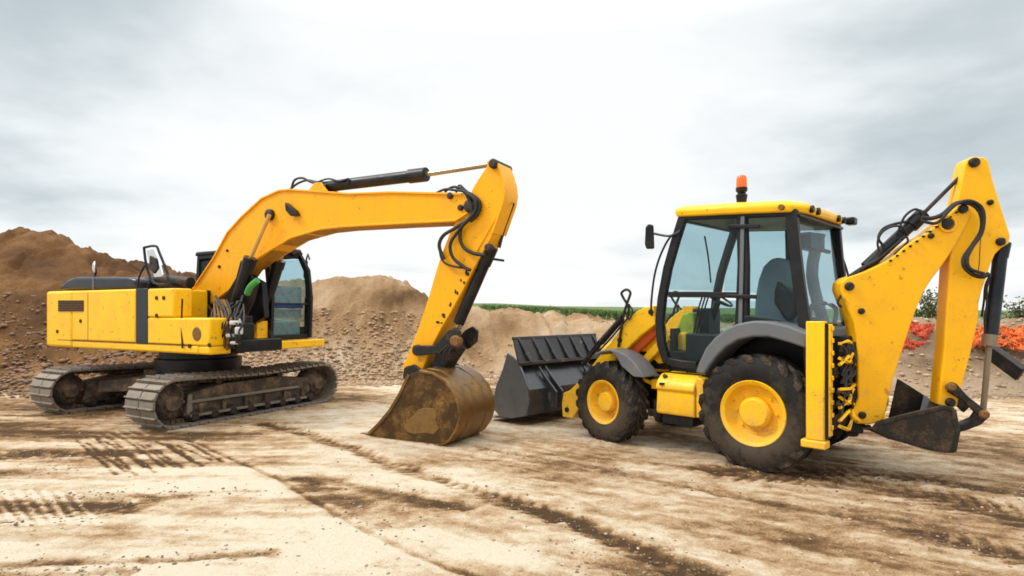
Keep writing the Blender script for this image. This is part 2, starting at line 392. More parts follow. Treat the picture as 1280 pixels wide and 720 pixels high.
def band(pts, w, amt, depth=0., soft=.8, seed=1, rough=1.1, tread=0., tper=.16):
    global mud_shade, Z
    D, T = seg_dist(X, Y, pp(pts)); BANDS.append((pp(pts), w))
    nz = fbm(X*4, Y*5, 5, 100+seed, .65)
    ww = w*(1+rough*(nz-.5)*2)
    k = 1-sstep(ww*(1-soft), ww, D)
    k = k*np.clip(.1+1.8*fbm(X*6, Y*9, 4, 120+seed, .6), 0, 1.3) if amt > 0 else k
    mud_shade = mud_shade+amt*np.clip(k, 0, 1.2)
    Z = Z-depth*.5*k+depth*.12*np.exp(-((D-ww*1.12)/(w*.3))**2)
    if tread:
        ph = sstep(.05, .55, np.sin(2*PI*T/tper+D*26))
        kk = (1-sstep(w*.85, w, D))*np.clip(2.4*fbm(X*1.1, Y*1.3, 3, 140+seed)-.6, 0, 1); Z = Z-tread*kk*ph; mud_shade = mud_shade+kk*(.34*ph-.08)
band([(-160, 574), (0, 570), (60, 566), (150, 568)], .30, .66, .03, seed=1, tread=.016)
band([(-160, 588), (0, 592), (120, 582)], .16, .12, .01, seed=2)
band([(-200, 640), (0, 634), (90, 633), (175, 628)], .34, .72, .03, seed=3, tread=.012, tper=.2)
band([(-200, 655), (0, 652), (120, 640)], .16, .40, .02, seed=33)
band([(60, 622), (180, 618), (320, 612)], .16, .34, .012, seed=4)
band([(-200, 712), (0, 706), (90, 702), (200, 700), (340, 690)], .11, .52, .02, seed=5)
band([(-200, 722), (60, 722), (160, 716)], .12, .45, .02, seed=35)
band([(-200, 530), (0, 535), (200, 548), (330, 536)], .55, .22, .02, seed=6)
band([(330, 530), (365, 537), (410, 552), (470, 572), (540, 597), (600, 617), (650, 632), (720, 655), (800, 690), (880, 730)], .20, .52, .035, seed=7, tread=.012)
band([(372, 598), (430, 604), (480, 615), (530, 628), (580, 634)], .20, .46, .02, seed=8)
band([(385, 606), (430, 628), (470, 648), (505, 656)], .26, .42, .015, seed=9)
band([(640, 622), (700, 650), (760, 672), (850, 700), (960, 740)], .15, .42, .02, seed=10)
band([(760, 590), (840, 606), (960, 630), (1100, 655), (1300, 700)], .13, .22, .02, seed=11, tread=.012)
band([(900, 590), (1010, 596), (1120, 612), (1290, 650)], .42, .46, .03, seed=12, tread=.012)  # backhoe's cast shadow painted into the ground tone, with tread marks
band([(1000, 585), (1140, 598), (1300, 622)], .22, .38, .02, seed=13, tread=.012)  # narrower strip of the same painted shadow, also with tread
band([(700, 690), (800, 715), (900, 745)], .2, .28, .02, seed=14)
band([(600, 560), (700, 578), (800, 592)], .10, .16, .01, seed=15)
band([(1080, 640), (1290, 700)], .25, .15, .015, seed=16, tread=.01)
band([(380, 500), (520, 492), (700, 480)], .35, .13, .0, seed=17)
# pale swept slab at lower left, limited by the diagonal crack
cr = pp([(160, 528), (245, 552), (300, 578), (350, 598), (400, 629), (450, 660), (520, 694), (600, 724), (760, 790)])
D, T = seg_dist(X, Y, cr)
sgn = np.zeros(X.shape)
for (ax, ay), (bx, by) in zip(cr, cr[1:]):
    pass
cA, cB = np.array(cr[1]), np.array(cr[-2]); dcr = (cB-cA)/np.linalg.norm(cB-cA)
sd = (X-cA[0])*dcr[1]-(Y-cA[1])*dcr[0]                     # + on the camera-left side
k = 1-sstep(.015, .05, D+.02*(fbm(X*8, Y*8, 3, 77)-.5)); k = k*(Y < 9)
mud_shade = mud_shade+.42*k; Z = Z-.014*k
pale = sstep(.0, .12, sd)*(Y < 7.6)*sstep(7.6, 6.2, Y)*sstep(-6.5, -2.2, X+(Y-4)*.1)
mud_shade = mud_shade-pale*(.26+.2*(.5-fbm(X*1.5, Y*2, 3, 79)))
def patch(px, py, rx, ry, amt, seed):
    global mud_shade
    gx, gy = G(px, py)
    r = np.hypot((X-gx)/rx, (Y-gy)/ry)+.6*(fbm(X*1.7, Y*2.5, 4, seed)-.5)
    mud_shade = mud_shade+amt*(1-sstep(.4, 1.1, r))
patch(520, 600, 1.2, .7, -.22, 201); patch(220, 592, 1.3, .45, -.20, 202); patch(480, 690, 1.1, .5, -.25, 203)
patch(640, 690, .8, .35, -.25, 204); patch(400, 655, 1.6, .7, -.18, 205); patch(700, 600, 1.8, .8, -.12, 206); patch(430, 575, .9, .5, -.22, 207)
patch(900, 640, 2.2, .8, -.05, 208); patch(1220, 520, 3, 2.4, -.16, 209); patch(430, 515, 2, 1.6, -.18, 210)
# cleat prints pressed in by the tracks
for i in range(12):
    ox = 12.5*i
    a = G(96+ox, 549+.5*i+3*math.sin(i*2.1)); b = G(146+ox*.96, 592-1.5*i+4*math.sin(i*3.7))
    D, T = seg_dist(X, Y, [a, b])
    k = (1-sstep(.010, .034, D+.018*(fbm(X*14, Y*14, 3, 330)-.5)))*np.clip(.2+1.4*vnoise(X*10, Y*12, 300+i), 0, 1)
    mud_shade = mud_shade+.80*k; Z = Z-.014*k
for i in range(6):
    D, T = seg_dist(X, Y, [G(112+11*i, 545-2.2*i), G(130+11*i, 554-2.2*i)])
    k = 1-sstep(.012, .04, D); mud_shade = mud_shade-.35*k; Z = Z+.008*k
for i in range(8):
    a = G(-30+17*i, 612); b = G(4+17*i, 655)
    D, T = seg_dist(X, Y, [a, b]); k = (1-sstep(.012, .034, D))*np.clip(.2+1.3*vnoise(X*9, Y*9, 380+i), 0, 1); mud_shade = mud_shade-.60*k; Z = Z+.008*k
# earth bank colouring
bankc = .50+.70*(fbm(X*.8, Y*.9, 5, 71)-.5)-.05*sstep(-4, 4, X)+.12*sstep(.85, 1., bt)
mud_shade = np.where(bt > .02, mud_shade*(1-sstep(.02, .12, bt))+bankc*sstep(.02, .12, bt), mud_shade)
mud_shade = np.where(Y > 30, .36, mud_shade)
grass = sstep(.93, .995, bt+.05*(fbm(X*2, Y*2, 3, 72)-.5))*sstep(-2.2, -.6, X)*1.0
grass = np.clip(grass*(.6+.8*fbm(X*1.5, Y*1.5, 3, 73)), 0, 1)
grass = np.where(Y > 30, sstep(-30, -20, X-Y*.0)*.9, grass)
Z = np.where(Y < 2, 0, Z)
ZG = Z.copy(); XG = X; YG = Y
tag(grid_mesh('ground', X, Y, Z, M['ground'], {'mud_shade': mud_shade, 'grass': grass}), kind='structure')
def gz(x, yv):
    r = int(np.clip(np.searchsorted(rows, yv), 0, len(rows)-1)); c = int(np.clip(round((x/hw[r]+1)/2*(NCOL-1)), 0, NCOL-1)); return float(ZG[r, c])

# ------------------------------------------------------------------ mounds
def mound(name, x0, x1, y0, y1, res, hfun, mat, label, seed, tone, rough=.5):
    nx = int((x1-x0)/res); ny = int((y1-y0)/res)
    A, B = np.meshgrid(np.linspace(x0, x1, nx), np.linspace(y0, y1, ny))
    H = hfun(A, B)
    e = np.clip(H*1.2, 0, 1)
    H = H+e*((fbm(A*.9, B*.9, 6, seed, .55)-.5)*rough*1.5+(fbm(A*4.5, B*4.5, 4, seed+3, .6)-.5)*rough*.38)
    rid = np.abs(fbm(A*1.3+B*.1, B*.45, 5, seed+5)-.5)*2
    H = H-e*(1-sstep(0, .22, rid))*rough*.28
    H = np.where(H < .02, -.35, H)
    tn = tone(A, B, H)
    o = grid_mesh(name, A, B, H, mat, {'tone': tn}); tag(o, label, 'dirt mound', 'earth mounds round the site'); return o, A, B, H
def interp_h(A, px_pts, Yc):
    """crest heights from picture points, for crest at depth Yc"""
    xs = [(p[0]-640)/F*Yc for p in px_pts]; zs = [CH+(HZ-p[1])/F*Yc for p in px_pts]
    return np.interp(A, xs, zs)
def ridge(crest_px, Yc, Yb, xfade, shift=None):
    def f(A, B):
        wob = 1.0*(fbm(A*.25, A*0+1, 3, 9)-.5)
        h = interp_h(A, crest_px, Yc)
        yb = Yb+wob+(shift(A) if shift else 0)
        t = np.clip((B-yb)/(Yc-yb), 0, 1.); t = .72*t+.28*sstep(0, 1, t)
        back = 1-sstep(Yc+1.5, Yc+5.5, B)
        return np.clip(h, 0, 99)*t*back*xfade(A)-.02
    return f
mB, *_ = mound('dirt_mound', -34, -7.0, 12.6, 29, .085,
    ridge([(-420, 330), (-120, 318), (-30, 305), (0, 296), (16, 289), (45, 291), (100, 311), (140, 321), (185, 333), (250, 347), (330, 366), (400, 395), (470, 470)], 21.5, 14.0, lambda A: 1-sstep(-9.2, -7.2, A)),
    M['mound_brown'], 'tall dark brown earth mound rising behind the tail of the tracked excavator', 401,
    lambda A, B, H: .33+1.1*(fbm(A*.7, B*.8, 5, 402)-.5)+.10*sstep(1.6, .3, H)+.08*sstep(16.5, 15, B), rough=.62)
def xf2(A): return 1-sstep(5.2, 7.0, A)*.99
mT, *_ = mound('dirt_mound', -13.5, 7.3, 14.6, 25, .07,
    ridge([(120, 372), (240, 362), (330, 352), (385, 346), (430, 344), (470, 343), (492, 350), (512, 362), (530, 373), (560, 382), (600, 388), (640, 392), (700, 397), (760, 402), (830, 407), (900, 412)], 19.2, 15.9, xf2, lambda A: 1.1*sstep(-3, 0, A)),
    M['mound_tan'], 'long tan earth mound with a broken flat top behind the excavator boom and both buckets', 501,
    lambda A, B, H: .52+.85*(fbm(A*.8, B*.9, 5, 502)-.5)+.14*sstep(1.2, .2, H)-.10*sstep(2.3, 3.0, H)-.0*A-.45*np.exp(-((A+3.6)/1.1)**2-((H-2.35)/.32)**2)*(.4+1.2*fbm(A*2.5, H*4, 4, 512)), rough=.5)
def gh(A, B):
    h = interp_h(A, [(1000, 470), (1060, 430), (1110, 412), (1150, 404), (1180, 403), (1215, 402), (1300, 401), (1420, 420)], 15.5)
    t = np.clip((B-12.9)/2.4, 0, 1); return np.clip(h, 0, 9)*(.6*t+.4*sstep(0, 1, t))*(1-sstep(16.2, 19.5, B))*sstep(8.0, 9.2, A)-.02
mG, *_ = mound('gravel_mound', 7.6, 20, 12.3, 20, .06, gh, M['mound_gravel'], 'low grey tan gravel mound behind the digging arm at the right edge', 601,
    lambda A, B, H: .5+.9*(fbm(A*1.1, B*1.2, 5, 602)-.5), rough=.34)
mG['category'] = 'gravel mound'

# loose stones and clods -------------------------------------------------------
def hit(mo_grid, x, yv):
    A, B, H = mo_grid
    j = int(np.clip(round((x-A[0, 0])/(A[0, 1]-A[0, 0])), 0, A.shape[1]-1)); i = int(np.clip(round((yv-B[0, 0])/(B[1, 0]-B[0, 0])), 0, A.shape[0]-1))
    return float(H[i, j])
ICO = []
for s in range(6):
    bm = bmesh.new(); bmesh.ops.create_icosphere(bm, subdivisions=1, radius=1)
    for v in bm.verts: v.co *= random.uniform(.62, 1.15)
    ICO.append((np.array([v.co[:] for v in bm.verts]), np.array([[v.index for v in f.verts] for f in bm.faces]))); bm.free()
def scatter(name, pts, mat, label=None):
    V = []; Fc = []; off = 0
    for (x, yv, z, r) in pts:
        v, f = random.choice(ICO); a = random.uniform(0, 6.28); c, s = math.cos(a), math.sin(a)
        R = np.array([[c, -s, 0], [s, c, 0], [0, 0, 1]]); sc = np.array([random.uniform(.8, 1.5), random.uniform(.7, 1.2), random.uniform(.5, .85)])*r
        V.append((v*sc)@R.T+np.array([x, yv, z+r*.15])); Fc.append(f+off); off += len(v)
    V = np.concatenate(V); Fc = np.concatenate(Fc).astype(np.int32)
    me = bpy.data.meshes.new(name); me.vertices.add(len(V)); me.vertices.foreach_set('co', V.astype(np.float32).ravel())
    me.loops.add(len(Fc)*3); me.loops.foreach_set('vertex_index', Fc.ravel()); me.polygons.add(len(Fc)); me.polygons.foreach_set('loop_start', np.arange(len(Fc), dtype=np.int32)*3)
    me.update(calc_edges=True); me.materials.append(mat)
    o = bpy.data.objects.new(name, me); COL.objects.link(o); tag(o, label, None, kind='stuff'); return o
def mesh_grid(o, nxny):
    n = len(o.data.vertices); co = np.zeros(n*3, dtype=np.float32); o.data.vertices.foreach_get('co', co); co = co.reshape(nxny[1], nxny[0], 3); return co[:, :, 0], co[:, :, 1], co[:, :, 2]
gB = mesh_grid(mB, (int(27/.085), int((29-12.6)/.085))); gT = mesh_grid(mT, (int(20.8/.07), int(10.4/.07))); gGr = mesh_grid(mG, (int(12.4/.06), int(7.7/.06)))
P = []
for i in range(11500):
    x = random.uniform(-13, -1.6) if i < 10000 else random.uniform(-2, 6); yv = random.triangular(14.9, 18.6, 15.6); z = max(hit(gT, x, yv), gz(x, yv)); 
    if z > 2.0: continue
    P.append((x, yv, z, .022+.06*random.random()**3))
scatter('rubble', P, M['stone'])
P = []; PB_ = []
for i in range(7000):
    x = random.uniform(-22, -8.0); yv = random.triangular(12.9, 18.5, 14.2); z = max(hit(gB, x, yv), gz(x, yv)); P.append((x, yv, z, .025+.085*random.random()**3))
for i in range(1500):
    x = random.uniform(-3, 8); yv = random.uniform(16.6, 21.5); PB_.append((x, yv, gz(x, yv), .015+.05*random.random()**3))
scatter('earth_clods', P, M['clod']); scatter('bank_stones', PB_, M['stone'])
P = []
for i in range(1500):
    x = random.uniform(8.6, 17); yv = random.uniform(12.8, 15.8); P.append((x, yv, max(hit(gGr, x, yv), gz(x, yv)), .015+.06*random.random()**2.5))
for i in range(4200):
    yv = 3.6+11*random.random()**1.5; x = random.uniform(-1, 1)*(yv*.95+.5); P.append((x, yv, gz(x, yv)-.002, .004+.016*random.random()**3.5))
scatter('pebbles', P, M['pebble'])
P = []
for i in range(6000):
    pts, w_ = random.choice(BANDS); j = random.randrange(len(pts)-1); t = random.random()
    x = pts[j][0]*(1-t)+pts[j+1][0]*t+random.gauss(0, w_*.9); yv = pts[j][1]*(1-t)+pts[j+1][1]*t+random.gauss(0, w_*.9)
    if yv < 3.5: continue
    P.append((x, yv, gz(x, yv)-.003, (.004+.015*random.random()**3)))
scatter('dirt_crumbs', P, M['crumb'])

# grass along the field edge
V = []; Fc = []
for i in range(15000):
    x = random.uniform(-1.2, 10.5); 
    yv = 21.3+.25*random.random()+5*random.random()**2+(max(0, x-8))*.9; z = gz(x, yv)
    if random.random() > .8*min(1, .25+(x+1.2)*.5): continue
    a = random.uniform(0, 6.28); h = random.uniform(.06, .2); w = .02+.03*random.random(); lx, ly = random.uniform(-.1, .1), random.uniform(-.1, .1)
    n = len(V); V += [(x-w*math.cos(a), yv-w*math.sin(a), z-.03), (x+w*math.cos(a), yv+w*math.sin(a), z-.03), (x+lx, yv+ly, z+h)]; Fc.append((n, n+1, n+2))
me = bpy.data.meshes.new('field_grass'); me.from_pydata(V, [], Fc); me.materials.append(M['grass'])
o = bpy.data.objects.new('field_grass', me); COL.objects.link(o); tag(o, None, None, kind='stuff')

# shrubs behind the gravel mound
def shrub(x, yv, z0, h, w, n, label, seed):
    rnd = random.Random(seed); root = empty('shrub', (x, yv, z0)); tag(root, label, 'shrub', 'shrubs behind the gravel mound')
    st = MB(); tips = []
    for k in range(9):
        a = rnd.uniform(0, 6.28); sp = rnd.uniform(.2, 1)*w/2; hh = h*rnd.uniform(.55, 1.0)
        p0 = Vector((0, 0, -.1)); p1 = Vector((math.cos(a)*sp*.4, math.sin(a)*sp*.4, hh*.5)); p2 = Vector((math.cos(a)*sp, math.sin(a)*sp, hh))
        st.tube([p0, p1, p2], lambda t: .022*(1-t)+.005, 5, 2); tips.append((p1, p2))
    st.build('stem', M['bark'], root)
    V = []; Fc = []
    for i in range(n):
        p1, p2 = rnd.choice(tips); t = rnd.uniform(-.2, 1.05); c = p1.lerp(p2, t)+Vector((rnd.gauss(0, .12), rnd.gauss(0, .12), rnd.gauss(0, .10)))*w*.6
        a = Vector((rnd.gauss(0, 1), rnd.gauss(0, 1), rnd.gauss(0, .6))).normalized()*rnd.uniform(.04, .085); bb = a.cross(Vector((rnd.gauss(0, 1), rnd.gauss(0, 1), rnd.gauss(0, 1)))).normalized()*a.length*.45
        m_ = len(V); V += [c-a, c+bb, c+a, c-bb]; Fc.append((m_, m_+1, m_+2, m_+3))
    me = bpy.data.meshes.new('foliage'); me.from_pydata(V, [], Fc); me.materials.append(M['leaf']); me.update()
    o = bpy.data.objects.new('foliage', me); COL.objects.link(o); o.parent = root; POS[o] = Vector((0, 0, 0))
def at(px, Yd): return (px-640)/F*Yd
shrub(at(1163, 17.0), 17.0, 1.45, 1.15, .95, 420, 'leafy green shrub on the mound seen between the digging boom and its upright arm', 3)
shrub(at(1147, 17.6), 17.6, 1.35, .7, .8, 200, 'small low shrub just left of the taller shrub beside the digging boom', 4)
shrub(at(1276, 17.0), 17.0, 1.45, .85, 1.0, 300, 'shrub at the right edge of the photo behind the orange netting', 5)
shrub(at(1253, 18.2), 18.2, 1.35, .45, 1.3, 220, 'flat low scrub just right of the black cylinder behind the gravel mound', 6)

# crumpled orange netting on the mound
def netting(name, quad, mat, label, seed, amp=.22):
    n = 120; A = np.zeros((n, n)); B = A.copy(); C = A.copy()
    u, v = np.meshgrid(np.linspace(0, 1, n), np.linspace(0, 1, n))
    P4 = [np.array(q) for q in quad]
    Pt = (1-u)[..., None]*(1-v)[..., None]*P4[0]+u[..., None]*(1-v)[..., None]*P4[1]+u[..., None]*v[..., None]*P4[2]+(1-u)[..., None]*v[..., None]*P4[3]
    d1 = fbm(u*7, v*7, 4, seed)-.5; d2 = fbm(u*7, v*7, 4, seed+9)-.5; d3 = fbm(u*11, v*8, 5, seed+19, .62)-.5
    X_ = Pt[..., 0]+d1*amp*2; Y_ = Pt[..., 1]+d2*amp*1.3; Z_ = Pt[..., 2]+d3*amp*1.6
    o = grid_mesh(name, X_, Y_, Z_, mat); tag(o, label, 'netting', 'crumpled netting on the gravel mound')
    # irregular holes and ragged edge
    bm = bmesh.new(); bm.from_mesh(o.data); kill = []
    for f in bm.faces:
        c = f.calc_center_median(); e = fbm(np.array([c.x*3.]), np.array([c.z*4.]), 3, seed+40)[0]
        e2 = (math.sin(c.x*95)*math.sin(c.z*95)); 
        if e > .66 or (e2 > .55 and e > .35): kill.append(f)
    bmesh.ops.delete(bm, geom=kill, context='FACES'); bm.to_mesh(o.data); bm.free()
    sm = o.modifiers.new('thick', 'SOLIDIFY'); sm.thickness = .012
    return o
def wp(px, py, Yd): return (at(px, Yd), Yd, CH+(HZ-py)/F*Yd)
netting('safety_netting', [wp(1126, 436, 13.9), wp(1150, 432, 13.9), wp(1168, 406, 15.0), wp(1136, 402, 15.0)], M['mesh'], 'red orange netting crumpled on the gravel mound beside the digging boom', 701)
netting('safety_netting', [wp(1208, 430, 14.1), wp(1290, 438, 13.9), wp(1296, 411, 14.9), wp(1204, 408, 15.0)], M['mesh2'], 'bright orange netting heaped on the gravel mound at the right edge', 711, .26)
# dark steel beam on the mound
root = empty('steel_beam', wp(1262, 462, 13.2)); tag(root, 'black steel beam with a rusty top edge lying on gravel below the orange netting', 'steel beam')
p, q = Vector(wp(1238, 437, 13.5)), Vector(wp(1278, 466, 12.9)); w0 = Vector(root.location); d = (q-p).normalized(); up = Vector((0, -.5, .85)); up = (up-d*up.dot(d)).normalized(); sd_ = d.cross(up)
def beam(h0, h1, t0, t1): 
    o = []
    for c in (p, q):
        for (a_, b_) in ((t0, h0), (t1, h0), (t1, h1), (t0, h1)): o.append(c-w0+sd_*a_+up*b_)
    return o
mb = MB(); mb.quadbox(beam(-.22, .10, -.05, .05)); mb.build('web', M['black'], root, .01)
mb = MB(); mb.quadbox(beam(.10, .13, -.08, .10)); mb.build('flange', M['dark'], root, .008)

# ==================================================================== TRACKED EXCAVATOR
EO = (-6.25, 11.83); EA = math.radians(-27.6)
E = Frame(EO, EA)
ex = empty('tracked_excavator', (EO[0], EO[1], -.02), EA)
tag(ex, 'yellow tracked excavator with its long boom out and brown bucket resting on the dirt', 'excavator')
YS = -1.40                                       # near side of the upper body
def Px(pts, y): return E.P(pts, y)
def e1(px, py, y): return E.U(px, py, y)
# --- undercarriage: own direction, written in the machine's frame
TA = math.radians(61.3)-EA; TR = Matrix.Rotation(TA, 4, 'Z')
TLEN, TH, TW = 3.95, .84, .78
def track_path(step):
    r = TH/2; L = TLEN-2*r; per = 2*L+2*PI*r; n = int(per/step); pts = []
    for i in range(n):
        s = per*i/n
        if s < L: pts.append((-L/2+s, TH-.045*math.sin(PI*s/L)**2, 0))
        elif s < L+PI*r: a = (s-L)/r; pts.append((L/2+r*math.sin(a), r+r*math.cos(a), a))
        elif s < 2*L+PI*r: pts.append((L/2-(s-L-PI*r), 0, PI))
        else: a = (s-2*L-PI*r)/r; pts.append((-L/2-r*math.sin(a), r-r*math.cos(a), PI+a))
    return pts
def make_track(yc):
    near = -1 if yc < 0 else 1
    mb = MB(); pts = track_path(.160)
    for (x, z, a) in pts:
        c, s = math.cos(a), -math.sin(a)         # tangent (c, s), outward normal (-s.., )
        nx, nz = -s, c
        def q(t, h): return (x+c*t+nx*h, z+s*t+nz*h)
        for y0_, y1_ in ((yc-TW/2, yc-.012), (yc+.012, yc+TW/2)):
            mb.prism([q(-.070, -.055), q(.064, -.055), q(.064, -.026), q(.040, -.018), q(-.040, -.014), q(-.048, .014), q(-.070, .014)], y0_, y1_)
        mb.prism([q(-.08, -.062), q(.08, -.062), q(.08, -.05), q(-.08, -.05)], yc-.34, yc+.34)
    mb.xf(TR); tr = mb.build('track', M['shoe'], ex, .004)
    for yy in (-.13, .09):
        ch = MB()
        for (x, z, a) in track_path(.0925):
            c, s = math.cos(a), -math.sin(a); nx, nz = -s, c
            pl = [(x+c*t+nx*h, z+s*t+nz*h) for t, h in ((-.035, -.13), (.035, -.13), (.035, -.055), (-.035, -.055))]; ch.prism(pl, yc+yy, yc+yy+.04)
        ch.xf(TR); ch.build('track_chain', M['track'], tr)
    mb = MB(); L = TLEN-TH
    fr = [(-L/2+.22, .16), (L/2-.30, .16), (L/2-.2, .30), (L/2-.26, .56), (.5, .66), (-.6, .64), (-L/2+.30, .54)]
    mb.prism(fr, yc-.21, yc+.21)
    ys = sorted((yc+near*.21, yc+near*.30)); rl = MB(); rl.prism([(-L/2+.28, .15), (L/2-.36, .15), (L/2-.36, .195), (-L/2+.28, .195)], *ys)
    rl.prism([(-L/2+.26, .38), (L/2-.5, .38), (L/2-.56, .43), (-L/2+.30, .43)], *sorted((yc+near*.212, yc+near*.26))); rl.prism([(-L/2+.24, .20), (-L/2+.34, .20), (-L/2+.34, .53), (-L/2+.27, .53)], *sorted((yc+near*.212, yc+near*.25))); rl.xf(TR)
    for k in range(6): mb.box(-L/2+.45+k*.44, -L/2+.52+k*.44, *sorted((yc+near*.21, yc+near*.275)), .19, .36)
    mb.xf(TR); fr_o = mb.build('track_frame', M['track'], ex, .015); rl.build('frame_rail', M['shoe'], fr_o, .006, each=True)
    for k in range(8):
        mb = MB(); cx = -L/2+.36+k*.36; mb.lathe(cx, .15, [(0, -.3), (.07, -.3), (.105, -.24), (.105, .24), (.07, .3), (0, .3)], 20, yc); mb.xf(TR); mb.build('track_roller', M['dark'], fr_o)
    for k in range(2):
        mb = MB(); cx = -.7+k*1.3; mb.lathe(cx, TH-.14, [(0, -.22), (.06, -.22), (.06, .22), (0, .22)], 16, yc); mb.xf(TR); mb.build('carrier_roller', M['dark'], fr_o)
    for sx, nm in ((-1, 'sprocket'), (1, 'idler_wheel')):
        mb = MB(); R = TH/2-.11
        mb.lathe(sx*L/2, TH/2, [(0, -.28), (.12, -.28), (.15, -.22), (R-.10, -.20), (R-.06, -.15), (R, -.10), (R, .10), (R-.06, .15), (R-.10, .20), (.15, .22), (.12, .28), (0, .28)], 36, yc)
        for k in range(10):
            a = 2*PI*k/10; mb.lathe(sx*L/2+.2*math.cos(a), TH/2+.2*math.sin(a), [(0, -.235), (.022, -.235), (.022, .235), (0, .235)], 8, yc)
        mb.xf(TR); mb.build(nm, M['track'], ex, .006)
make_track(-1.41); make_track(1.78)
mb = MB()
mb.lathe(0, 0, [(0, .66), (.75, .66), (.78, .70), (.78, 1.0), (.70, 1.02), (.70, 1.16), (0, 1.16)], 40); mb.xf(Matrix.Rotation(PI/2, 4, 'X'))
mb.build('turntable', M['black'], ex)
mb = MB()
for sx in (-1, 1):
    for sy in (-1, 1): mb.hull2([(sx*.15, sy*.1, .42), (sx*.65, sy*.1, .42), (sx*.6, sy*.1, .72), (sx*.15, sy*.1, .78)], [(sx*.75, (1.22 if sy < 0 else 1.45)*sy, .34), (sx*1.15, (1.22 if sy < 0 else 1.45)*sy, .34), (sx*1.12, (1.22 if sy < 0 else 1.45)*sy, .55), (sx*.78, (1.22 if sy < 0 else 1.45)*sy, .58)])
mb.box(-.75, .75, -.6, .6, .40, .80)
mb.xf(TR); mb.build('car_body', M['track'], ex, .02)
# --- upper body
zb, zt = 1.22, 2.32
xt = e1(51, 400, YS).x                            # tail
x_step = e1(266, 400, YS).x-.02; x_up = e1(217, 380, YS).x; x_front = e1(262, 400, YS).x; z_step = e1(252, 396, YS).z
x_s0 = e1(169, 400, YS).x; x_s1 = e1(184, 400, YS).x
def rounded_tail(x0, x1, yh, z0, z1, r=.35, n=6):
    pl = [(x1, -yh), (x1, yh)]
    for k in range(n+1): a = PI/2*k/n; pl.append((x0+r-r*math.sin(a), yh-r*.6+r*.6*math.cos(a)))
    for k in range(n+1): a = PI/2*(1-k/n); pl.append((x0+r-r*math.sin(a), -yh+r*.6-r*.6*math.cos(a)))
    return [(x, yy, z0) for x, yy in pl], [(x, yy, z1) for x, yy in pl]
a, c = rounded_tail(xt, xt+1.15, 1.40, zb, zt)
mb = MB(); mb.hull2(a, c); cw = mb.build('counterweight', M['yellow'], ex, .05, seg=3)
mb = MB(); mb.box(xt+1.155, x_s0, YS, -YS, zb+.14, zt-.002)
mb.box(x_s1, x_up, YS, -1.05, z_step+.004, zt-.004); mb.box(x_s1, x_up-.45, -1.048, -.45, z_step-.2, zt-.006)
mb.box(xt+1.155, x_front-.3, YS+.004, 1.38, zb, zb+.136); mb.box(x_front-.298, x_front, YS+.004, -1.0, zb, zb+.136)
bod = mb.build('engine_housing', M['yellow'], ex, .035, seg=3)
mb = MB(); mb.box(x_s0+.004, x_s1-.004, YS+.006, 1.3, zb+.14, zt+.004); mb.build('side_stripe', M['hood'], ex, .01)
mb = MB(); mb.box(x_up+.3, x_front-.35, -.98, -.30, zb+.14, z_step+.03); mb.box(x_front-.29, x_front+.12, -.98, -.05, zb+.01, zb+.22); mb.box(x_front-.4, x_front-.05, -.98, -.5, zb+.2, zb+.50); mb.build('pump_bay', M['black'], ex, .02)
mb = MB(); mb.box(x_s1, x_front, YS, -1.02, zb+.14, z_step); fuel = mb.build('tank_box', M['yellow'], ex, .03)
cpt = e1(246, 416, YS); mb = MB(); mb.lathe(cpt.x, cpt.z, [(0, -.012), (.10, -.012), (.115, 0), (.115, .01), (0, .01)], 24, YS); mb.build('tank_vent', M['rust'], fuel)
# panel seams, latches and vents on the near side
mb = MB()
for px in (110,): v = e1(px, 400, YS); mb.box(v.x-.006, v.x+.006, YS-.003, YS+.004, zb+.16, zt-.05)
v0 = e1(72, 400, YS); v1 = e1(236, 400, YS); mb.box(v0.x, v1.x, YS-.003, YS+.004, zb+.137, zb+.149)
mb.build('panel_seam', M['dark'], bod, each=True)
a = Px([(73, 374), (105, 374), (105, 388), (73, 388)], YS)
mb = MB(); mb.prism(a, YS-.008, YS+.004)
vent = mb.build('side_vent', M['rust'], cw, .004)
mb = MB()
for k in range(5):
    z = a[0][1]+(a[2][1]-a[0][1])*(k+.5)/5; mb.box(a[0][0]+.02, a[1][0]-.02, YS-.02, YS-.006, z-.012, z+.006)
mb.build('slat', M['dark'], vent, each=True)
mb = MB()
for px, py in ((101, 400), (72, 413), (196, 371), (205, 371), (196, 393), (237, 431), (262, 430)):
    v = e1(px, py, YS); mb.lathe(v.x, v.z, [(0, -.014), (.035, -.014), (.035, .004), (0, .004)], 12, YS)
mb.build('latch', M['dark'], bod, each=True)
# hood
hp = Px([(83, 362), (86, 355), (93, 349), (104, 345), (170, 345), (180, 348), (182, 362)], -1.0)
mb = MB(); mb.prism([(p[0], max(p[1], zt+.002)) for p in hp], -1.15, .9); mb.build('engine_hood', M['hood'], ex, .06, seg=3)
mb = MB(); mb.tube([e1(180, 352, -.8), e1(205, 348, -.8), e1(238, 352, -.8)], .10, 14); mb.build('muffler', M['dark'], ex)
mb = MB()
ri = e1(127, 352, -1.0); mb.box(ri.x-.02, ri.x+.02, -1.157, -1.15, zt+.02, zt+.26)
mb.build('hood_strap', M['grey'], ex)
# round tail mirror
v = e1(119, 334, -1.0); mb = MB(); mb.tube([(v.x-.1, -1., zt+.2), (v.x+.03, -1., zt+.36), (v.x+.02, -1.0, v.z)], .014, 8); ms = mb.build('tail_mirror_stalk', M['frame'], ex)
mb = MB(); mb.lathe(0, 0, [(0, -.05), (.08, -.045), (.12, -.02), (.125, 0), (0, .003)], 24); mb.xf(Matrix.Translation(v) @ Matrix.Rotation(-.5, 4, 'Z') @ Matrix.Diagonal((.8, 1, 1.15, 1))); mb.build('mirror', M['mirror'], ms)
